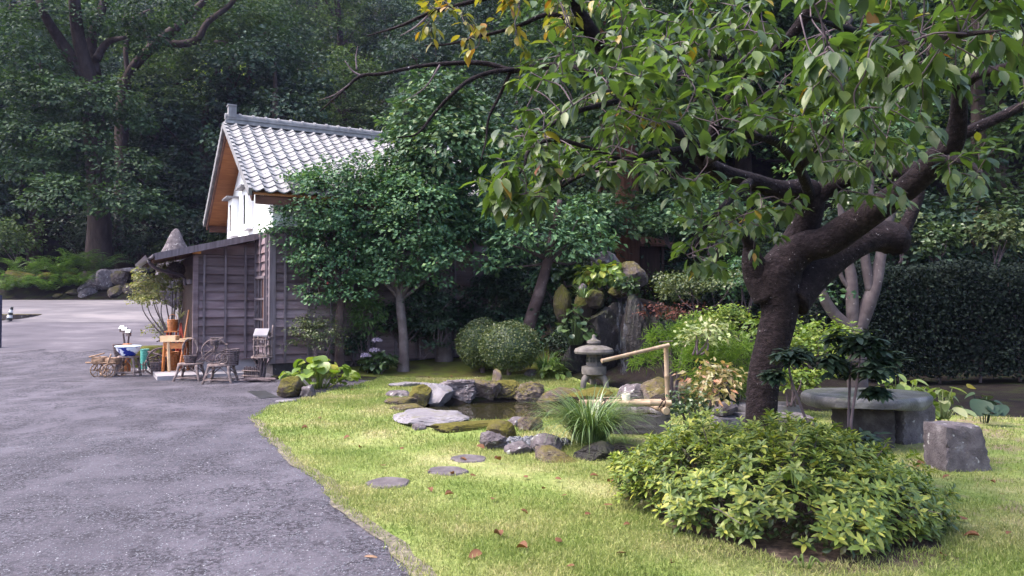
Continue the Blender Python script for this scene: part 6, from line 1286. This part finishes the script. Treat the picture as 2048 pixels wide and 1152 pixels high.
fp = [(20, 560), (60, 575), (95, 568), (130, 580), (75, 548), (115, 552), (150, 560), (165, 540), (140, 540), (45, 585), (100, 590), (160, 580), (185, 552), (8, 590), (30, 540), (128, 562), (170, 566), (205, 545), (85, 582), (55, 556)]
for i, (x, y) in enumerate(fp):
    D = 31.75+(600-y)*.03; p = P(x, y, D)
    if i < 2: f = thing('fern', p, 'arching green fern on the bank beyond the driveway', 'fern', 'ferns on the bank'); fern_mesh(g, f, .95, 17); fr = f if i == 0 else fr
    else: put(fr, tuple(p), g.uniform(0, 6.28), g.uniform(.9, 1.5))
# standing stone behind the lean-to
c = P(347, 500, 24); V, Fs = ico(4); V = V.copy(); hN = (V[:, 2]+1)/2; V[:, :2] *= (1.05-.78*hN**.9)[:, None]; q = np.random.default_rng(2)
for f, a in ((3, .04), (7, .025), (15, .012)): 
    for _ in range(3): V = V*(1+(a*np.sin(V@(nrm(q.normal(size=3))*f)+q.uniform(0, 6)))[:, None])
V = V*np.array([.86, .6, 1.25])+(c[0]+.05, 24, P(347, 458, 24)[2]-1.2); mb = MB(); mb.add(V, Fs); tag(mb.build('standing_stone', M['stone'], smooth='auto'), 'tall pointed grey standing stone behind the lean-to eave', 'stone')
# ------------------------------------------------------------------ the big camphor on the left, traced limbs
b = P(197, 545, 36.); b[2] = float(H(b[0], b[1])); D = 36.
t = thing('camphor_tree', b, 'huge old dark tree on the left with thick forking limbs', 'tree')
def traced(root, Ls, D, mat, n=9):
    for L in Ls:
        p = [P(x, y, D+d) for x, y, r, d in L]; mb = MB(); mb.add(*tube(p, [r*D/F for x, y, r, d in L], n, 5, .05, L[0][0])); mb.build('limb', mat, root, smooth=True)
simple_trunk(t, [b-(0, 0, .4), P(198, 520, D), P(200, 440, D), P(195, 340, D), P(188, 250, D), P(182, 170, D)], [.85, .62, .55, .52, .5, .45], M['bark_forest'], 16)
traced(t, [[(185, 180, 17, 0), (165, 110, 13, -.5), (155, 60, 12, -1), (148, -20, 10, -2)], [(180, 170, 14, 0), (140, 110, 12, -.5), (118, 75, 10, -1), (90, 30, 7, -2), (70, -20, 5, -2)], [(190, 150, 13, 0), (182, 90, 11, .5), (200, 30, 9, .5), (215, -20, 7, .5)], [(192, 120, 9, 0), (215, 85, 7, 0), (250, 75, 4, -.5)]], D, M['bark_forest'])
lob = lobe_px([(60, 130, 80, 50, -1), (30, 200, 80, 60, -2), (120, 200, 80, 50, -2), (60, 280, 90, 56, -2), (150, 290, 70, 44, -3), (250, 340, 60, 44, -3), (130, 400, 90, 50, -3.5), (250, 410, 76, 46, -3.5), (90, 340, 80, 40, -2), (300, 420, 46, 36, -3), (210, 210, 66, 50, -2), (250, 250, 60, 44, -1), (120, 40, 80, 40, -1), (30, 60, 70, 50, -1), (210, 40, 70, 40, 1), (280, 80, 60, 44, 1), (320, 30, 70, 40, 1)], D)
crown(t, g, lob, 11, .42, 16, .20, M['l_forest'][0], droop=.2, wide=1.05, flat=.45)
# limb that arches over from the left (second trunk) and the vase shaped tree over the roof
b = P(250, 530, 39.5); b[2] = float(H(b[0], b[1])); D = 39.5
t = thing('camphor_tree', b, 'tall tree behind the huge one whose limb sweeps right above the roof', 'tree')
simple_trunk(t, [b-(0, 0, .4), P(246, 400, D), P(244, 250, D), P(250, 160, D)], [.5, .42, .36, .34], M['bark_forest'], 12)
traced(t, [[(248, 165, 9, 0), (270, 130, 10, 0), (310, 90, 10, 0), (345, 62, 9, 0), (390, 20, 7, 0), (430, -20, 5, 0)], [(320, 84, 8, 0), (360, 88, 8, 0), (395, 78, 7, 0), (415, 45, 6, 0), (460, 10, 5, 0), (480, -20, 4, 0)], [(256, 150, 5, 0), (252, 100, 5, 0), (262, 50, 4, 0), (270, 35, 4, 0), (300, 20, 3, 0)], [(300, 95, 5, 0), (292, 60, 4, 0), (255, 55, 4, 0), (248, 30, 3, 0)]], D, M['bark_forest'])
lob = lobe_px([(330, 130, 66, 34, 1), (400, 110, 60, 30, 1), (380, 40, 70, 36, 1.5), (450, 60, 56, 32, 1), (300, 170, 60, 34, .5), (240, 100, 50, 34, 1), (340, 210, 66, 36, 0), (480, 20, 60, 36, 1)], D)
crown(t, g, lob, 9, .42, 15, .19, M['l_forest'][1], droop=.2, wide=1.05, flat=.45)
b = P(470, 300, 42); b[2] = float(H(b[0], b[1])); D = 42.
t = thing('vase_tree', b, 'vase shaped tree with curving bare stems just above the roof ridge', 'tree')
traced(t, [[(470, 400, 15, 0), (468, 260, 13, 0), (466, 205, 12, 0), (462, 150, 9, 0), (465, 110, 8, 0), (455, 90, 7, 0), (430, 85, 5, 0)], [(468, 215, 9, 0), (440, 180, 7, 0), (436, 140, 6, 0), (442, 115, 5, 0)], [(468, 210, 10, 0), (490, 180, 8, 0), (505, 130, 7, 0), (512, 90, 5, 0), (540, 60, 4, 0)], [(440, 180, 5, 0), (405, 155, 4, 0), (360, 165, 3, 0), (330, 185, 2, 0)], [(490, 180, 6, 0), (500, 150, 5, 0), (495, 110, 4, 0), (470, 60, 3, 0)]], D, M['bark_forest'])
lob = lobe_px([(420, 70, 60, 28, 0), (500, 70, 60, 30, 0), (550, 90, 50, 34, 0), (470, 30, 70, 34, 0), (380, 130, 40, 20, 1), (540, 30, 60, 30, 1)], D)
crown(t, g, lob, 8, .45, 14, .19, M['l_forest'][0], droop=.2, flat=.45)
crown(t, g, lobe_px([(455, 150, 50, 40, 3), (430, 190, 60, 26, 3)], D), 8, .45, 15, .2, M['l_lime'], 'lime_foliage')
# ------------------------------------------------------------------ forest tree kinds
def forest_tree(name, h, r, seed, mat, label, nl=15, narrow=.9, leaf=.22, n2=7.5):
    g = np.random.default_rng(seed); root = thing(name, (0, 0, -200), label, 'tree'); o = np.array([0, 0, -200.])
    simple_trunk(root, [o-(0, 0, .5), o+(.1, 0, h*.3), o+(g.normal()*.3, g.normal()*.3, h*.6), o+(g.normal()*.4, 0, h*.9)], [.034*h, .026*h, .018*h, .006*h], M['bark_forest'], 9)
    lob = []
    for k in range(nl):
        f = (k+.5)/nl; z = h*(.16+.76*f); rr = r*(1-.75*max(0, f-.35)**1.3)*g.uniform(.55, .8); a = 2.4*k+g.uniform(-.5, .5)
        lob.append((o+np.array([math.cos(a)*rr, math.sin(a)*rr, z]), np.array([1, 1, .58])*r*g.uniform(.36, .55)))
    lob.append((o+(0, 0, h*.94), np.array([.4, .4, .32])*r))
    for c, rr in lob[::2]: s_ = o+(0, 0, (c[2]+200)*.72); simple_trunk(root, [s_, (s_+c)/2+(0, 0, -.15), c], [.010*h, .007*h, .002*h], M['bark_forest'], 6, name='limb')
    crown(root, g, lob, n2, .45, 14, leaf, mat, droop=.2, flat=.45, wide=1.05); return root
LBL = {'l': 'dark evergreen tree in the wood beyond the driveway', 'm': 'evergreen tree on the wooded slope above the roof', 'r': 'evergreen tree in the wood on the right behind the garden'}
kinds = [forest_tree('forest_tree', 9., 3.4, 501, M['l_forest'][0], 'x'), forest_tree('forest_tree', 10.5, 3.2, 502, M['l_forest'][1], 'x'), forest_tree('forest_tree', 8., 3.3, 503, M['l_forest'][2], 'x'), forest_tree('forest_tree', 7., 2.8, 504, M['l_forest'][0], 'x', 11), forest_tree('forest_tree', 11., 3.6, 505, M['l_forest'][2], 'x', 17)]
spots = []
def row(y, x0, x1, step, h0=0, jit=.9):
    x = x0
    while x <= x1:
        spots.append((x+g.uniform(-jit, jit), y+g.uniform(-1.2, 1.2), h0)); x += step*g.uniform(.85, 1.2)
row(41, -34, -12, 4.4); row(39.5, -8, 2, 4.6); row(46, -36, 0, 5.0); row(52, -40, 6, 5.2); row(59, -46, 14, 5.6); row(67, -52, 20, 6.2); row(77, -58, 28, 7.2)
row(28, 1, 24, 3.6); row(33, 0, 30, 4.4); row(39, 3, 34, 5.0); row(45, 6, 40, 5.6); row(52, 10, 46, 6.4)
first = {}
for i, (x, y, h0) in enumerate(spots):
    k = int(g.integers(0, 5)); z = float(H(x, y)); grp = 'l' if (x/y) < -.40 else ('m' if x/y < -.05 else 'r'); s_ = g.uniform(.85, 1.2); names = {'l': 'trees in the wood beyond the driveway', 'm': 'trees on the wooded slope above the roof', 'r': 'trees in the wood behind the garden'}
    if k not in first: o = kinds[k]; first[k] = 1; o.location = (x, y, z); o.rotation_euler = (0, 0, g.uniform(0, 6.28)); o.scale = (s_,)*3
    else: o = put(kinds[k], (x, y, z), g.uniform(0, 6.28), (s_, s_, s_*g.uniform(.9, 1.15)))
    o['label'] = LBL[grp]; o['group'] = names[grp]
# under-storey bushes
ub = [shrub('understory_bush', (0, 0, -300), (1.5, 1.4, 1.05), 'x', 'bush', M['l_forest'][2], 601, 14, .3, 12, .13), shrub('understory_bush', (0, 0, -300), (1.3, 1.2, .9), 'x', 'bush', M['l_dark'], 602, 16, .28, 12, .12), shrub('understory_bush', (0, 0, -300), (1.4, 1.3, 1.0), 'x', 'bush', M['l_forest'][1], 603, 14, .3, 12, .13)]
us = []
for x in np.arange(-27, -9, 1.6): us.append((x+g.normal()*.5, 36.2+g.uniform(-1.2, 2.5)))
for x in np.arange(-9, 1, 2.4): us.append((x+g.normal()*.5, 33+g.uniform(-2, 3)))
for x in np.arange(-1.5, 16, 1.7): us.append((x+g.normal()*.4, 20.5+g.uniform(-1.5, 1.5)))
for x in np.arange(-1, 18, 2.2): us.append((x+g.normal()*.4, 24.5+g.uniform(-1.2, 1.5)))
for i, (x, y) in enumerate(us):
    k = int(g.integers(0, 3)); z = float(H(x, y)); s_ = g.uniform(.9, 1.6); o = ub[k] if not ub[k].get('used') else put(ub[k], (0, 0, 0))
    if not ub[k].get('used'): ub[k]['used'] = 1
    o.location = (x, y, z+.75*s_); o.rotation_euler = (0, 0, g.uniform(0, 6.28)); o.scale = (s_,)*3
    lt = x/y < -.3; o['label'] = 'dark bush under the trees beyond the driveway' if lt else 'dark bush in the undergrowth behind the garden'; o['group'] = 'bushes under the trees beyond the driveway' if lt else 'bushes behind the garden'
for o in COL.objects:
    if 'used' in o: del o['used']
# ------------------------------------------------------------------ hedge, cedars and hut on the right
g = np.random.default_rng(141)
hx0, hx1, hy = P(1600, 600, 15.2)[0], P(2300, 600, 14.2)[0], 15.0
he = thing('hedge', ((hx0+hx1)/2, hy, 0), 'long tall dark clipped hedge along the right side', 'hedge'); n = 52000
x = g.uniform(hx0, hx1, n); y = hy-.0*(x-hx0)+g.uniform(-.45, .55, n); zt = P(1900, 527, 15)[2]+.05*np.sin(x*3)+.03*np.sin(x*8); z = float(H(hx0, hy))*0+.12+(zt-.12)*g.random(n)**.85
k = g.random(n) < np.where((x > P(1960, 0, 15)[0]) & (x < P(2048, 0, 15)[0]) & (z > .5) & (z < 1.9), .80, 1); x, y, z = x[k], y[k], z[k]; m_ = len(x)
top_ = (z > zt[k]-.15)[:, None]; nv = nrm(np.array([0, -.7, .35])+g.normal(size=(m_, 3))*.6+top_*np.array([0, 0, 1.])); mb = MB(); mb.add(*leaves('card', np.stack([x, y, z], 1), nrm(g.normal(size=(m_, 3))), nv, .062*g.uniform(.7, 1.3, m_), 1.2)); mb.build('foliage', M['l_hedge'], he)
for q in np.arange(hx0+.3, hx1, .8): simple_trunk(he, [(q, hy, -.1), (q+g.normal()*.1, hy+.1, 1.0), (q+g.normal()*.2, hy, 2.0)], [.03, .025, .012], M['bark_thin'], 6, name='stem')
def cedar(px, D, hw_, lab, mat, name='cedar_trunk', seed=1, crownmat=None):
    b = P(px, 600, D); b[2] = float(H(b[0], b[1])); t = thing(name, b, lab, 'tree'); r = hw_*D/F
    simple_trunk(t, [b-(0, 0, .3), b+(0, 0, 1.), b+(r*.2, 0, 4.), b+(r*.1, 0, 12.)], [r*1.25, r, r*.92, r*.3], M[mat], 18, seed)
    g = np.random.default_rng(seed); crown(t, g, [(b+np.array([1.3*math.cos(z*3.1), 1.3*math.sin(z*3.1)-.3, z]), (1.7, 1.6, .9)) for z in (3.4, 4.2, 5., 5.8, 6.6, 7.4, 8.2, 9.2, 10.2, 11.2, 12.)], 9, .4, 13, .18, crownmat or M['l_forest'][0], droop=.2); return t
cedar(1247, 21., 27, 'thick reddish brown trunk beside the small hut behind the waterfall', 'bark_cedar', 'cedar_tree', 3)
cedar(1958, 20., 19, 'straight black trunk rising behind the hedge on the right', 'bark_forest', 'cedar_tree', 4, M['l_forest'][1])
cedar(1205, 23., 14, 'reddish trunk left of the thick one behind the waterfall rocks', 'bark_cedar', 'cedar_tree', 5)
for i, (px, py, D, rx, ry, m_) in enumerate(((1800, 470, 18.5, 70, 50, 'l_mid'), (1990, 470, 17.5, 60, 60, 'l_mid'), (1870, 480, 18., 46, 36, 'l_round'), (1420, 430, 18., 90, 70, 'l_evergreen'), (1560, 470, 17.5, 70, 70, 'l_dark'), (1340, 440, 19.5, 80, 50, 'l_camellia'), (1180, 430, 19.5, 80, 60, 'l_camellia'), (1720, 420, 19., 60, 60, 'l_round'))):
    shrub_px('background_bush', px, py, D, rx, ry, ['pale leaved bush behind the hedge left of the black trunk', 'pale airy bush behind the hedge right of the black trunk', 'light green bush behind the hedge at the foot of the black trunk', 'dark glossy bush right of the small hut', 'black green bush behind the cherry trunk', 'dark bush above the small hut', 'dark bush left of the thick reddish trunk', 'green bush behind the pale multi stemmed tree'][i], 'bush', M[m_], 620+i, 24, .2, 11, .12, wide=1.1)
b = P(1292, 560, 22.); b[2] = float(H(b[0], b[1])); hut = thing('garden_hut', b, 'small dark hut with a brown pyramid roof behind the waterfall', 'hut'); D = 22.; zt, ze = P(1287, 470, D)[2], P(1300, 492, D)[2]; xa, xb = P(1255, 0, D)[0], P(1345, 0, D)[0]; cx = P(1285, 0, D)[0]
mb = MB(); V = [(xa, D-.7, ze), (xb, D-.7, ze), (xb, D+.8, ze), (xa, D+.8, ze), (cx, D, zt)]; V = np.array(V); mb.add(np.vstack([V, V[:4]-(0, 0, .06)]), [np.array([[0, 1, 4], [1, 2, 4], [2, 3, 4], [3, 0, 4]]), np.array([[0, 5, 6, 1], [1, 6, 7, 2], [2, 7, 8, 3], [3, 8, 5, 0], [8, 7, 6, 5]])]); mb.build('roof', M['bark_cedar'], hut)
mb = MB(); mb.add(*box(xa+.25, xb-.5, D-.45, D+.5, b[2]-.1, ze-.06)); mb.build('wall', M['dark_wood'], hut)
mb = MB(); mb.add(*box(xb-.46, xb-.38, D-.5, D-.42, b[2]-.1, ze-.06)); mb.build('post', M['dark_wood'], hut)
# ------------------------------------------------------------------ air
V, Fs = box(-118, 118, -30, 122, -2, 75); mb = MB(); mb.add(V, Fs)
hm = bpy.data.materials.new('haze'); hm.use_nodes = True; t_ = hm.node_tree; t_.nodes.clear(); o_ = t_.nodes.new('ShaderNodeOutputMaterial'); v_ = t_.nodes.new('ShaderNodeVolumePrincipled')
v_.inputs['Color'].default_value = (.55, .56, 1.0, 1); v_.inputs['Density'].default_value = .00024; v_.inputs['Anisotropy'].default_value = .2
t_.links.new(v_.outputs[0], o_.inputs['Volume']); tag(mb.build('haze', hm, loc=(0, 0, 0)), kind='stuff')
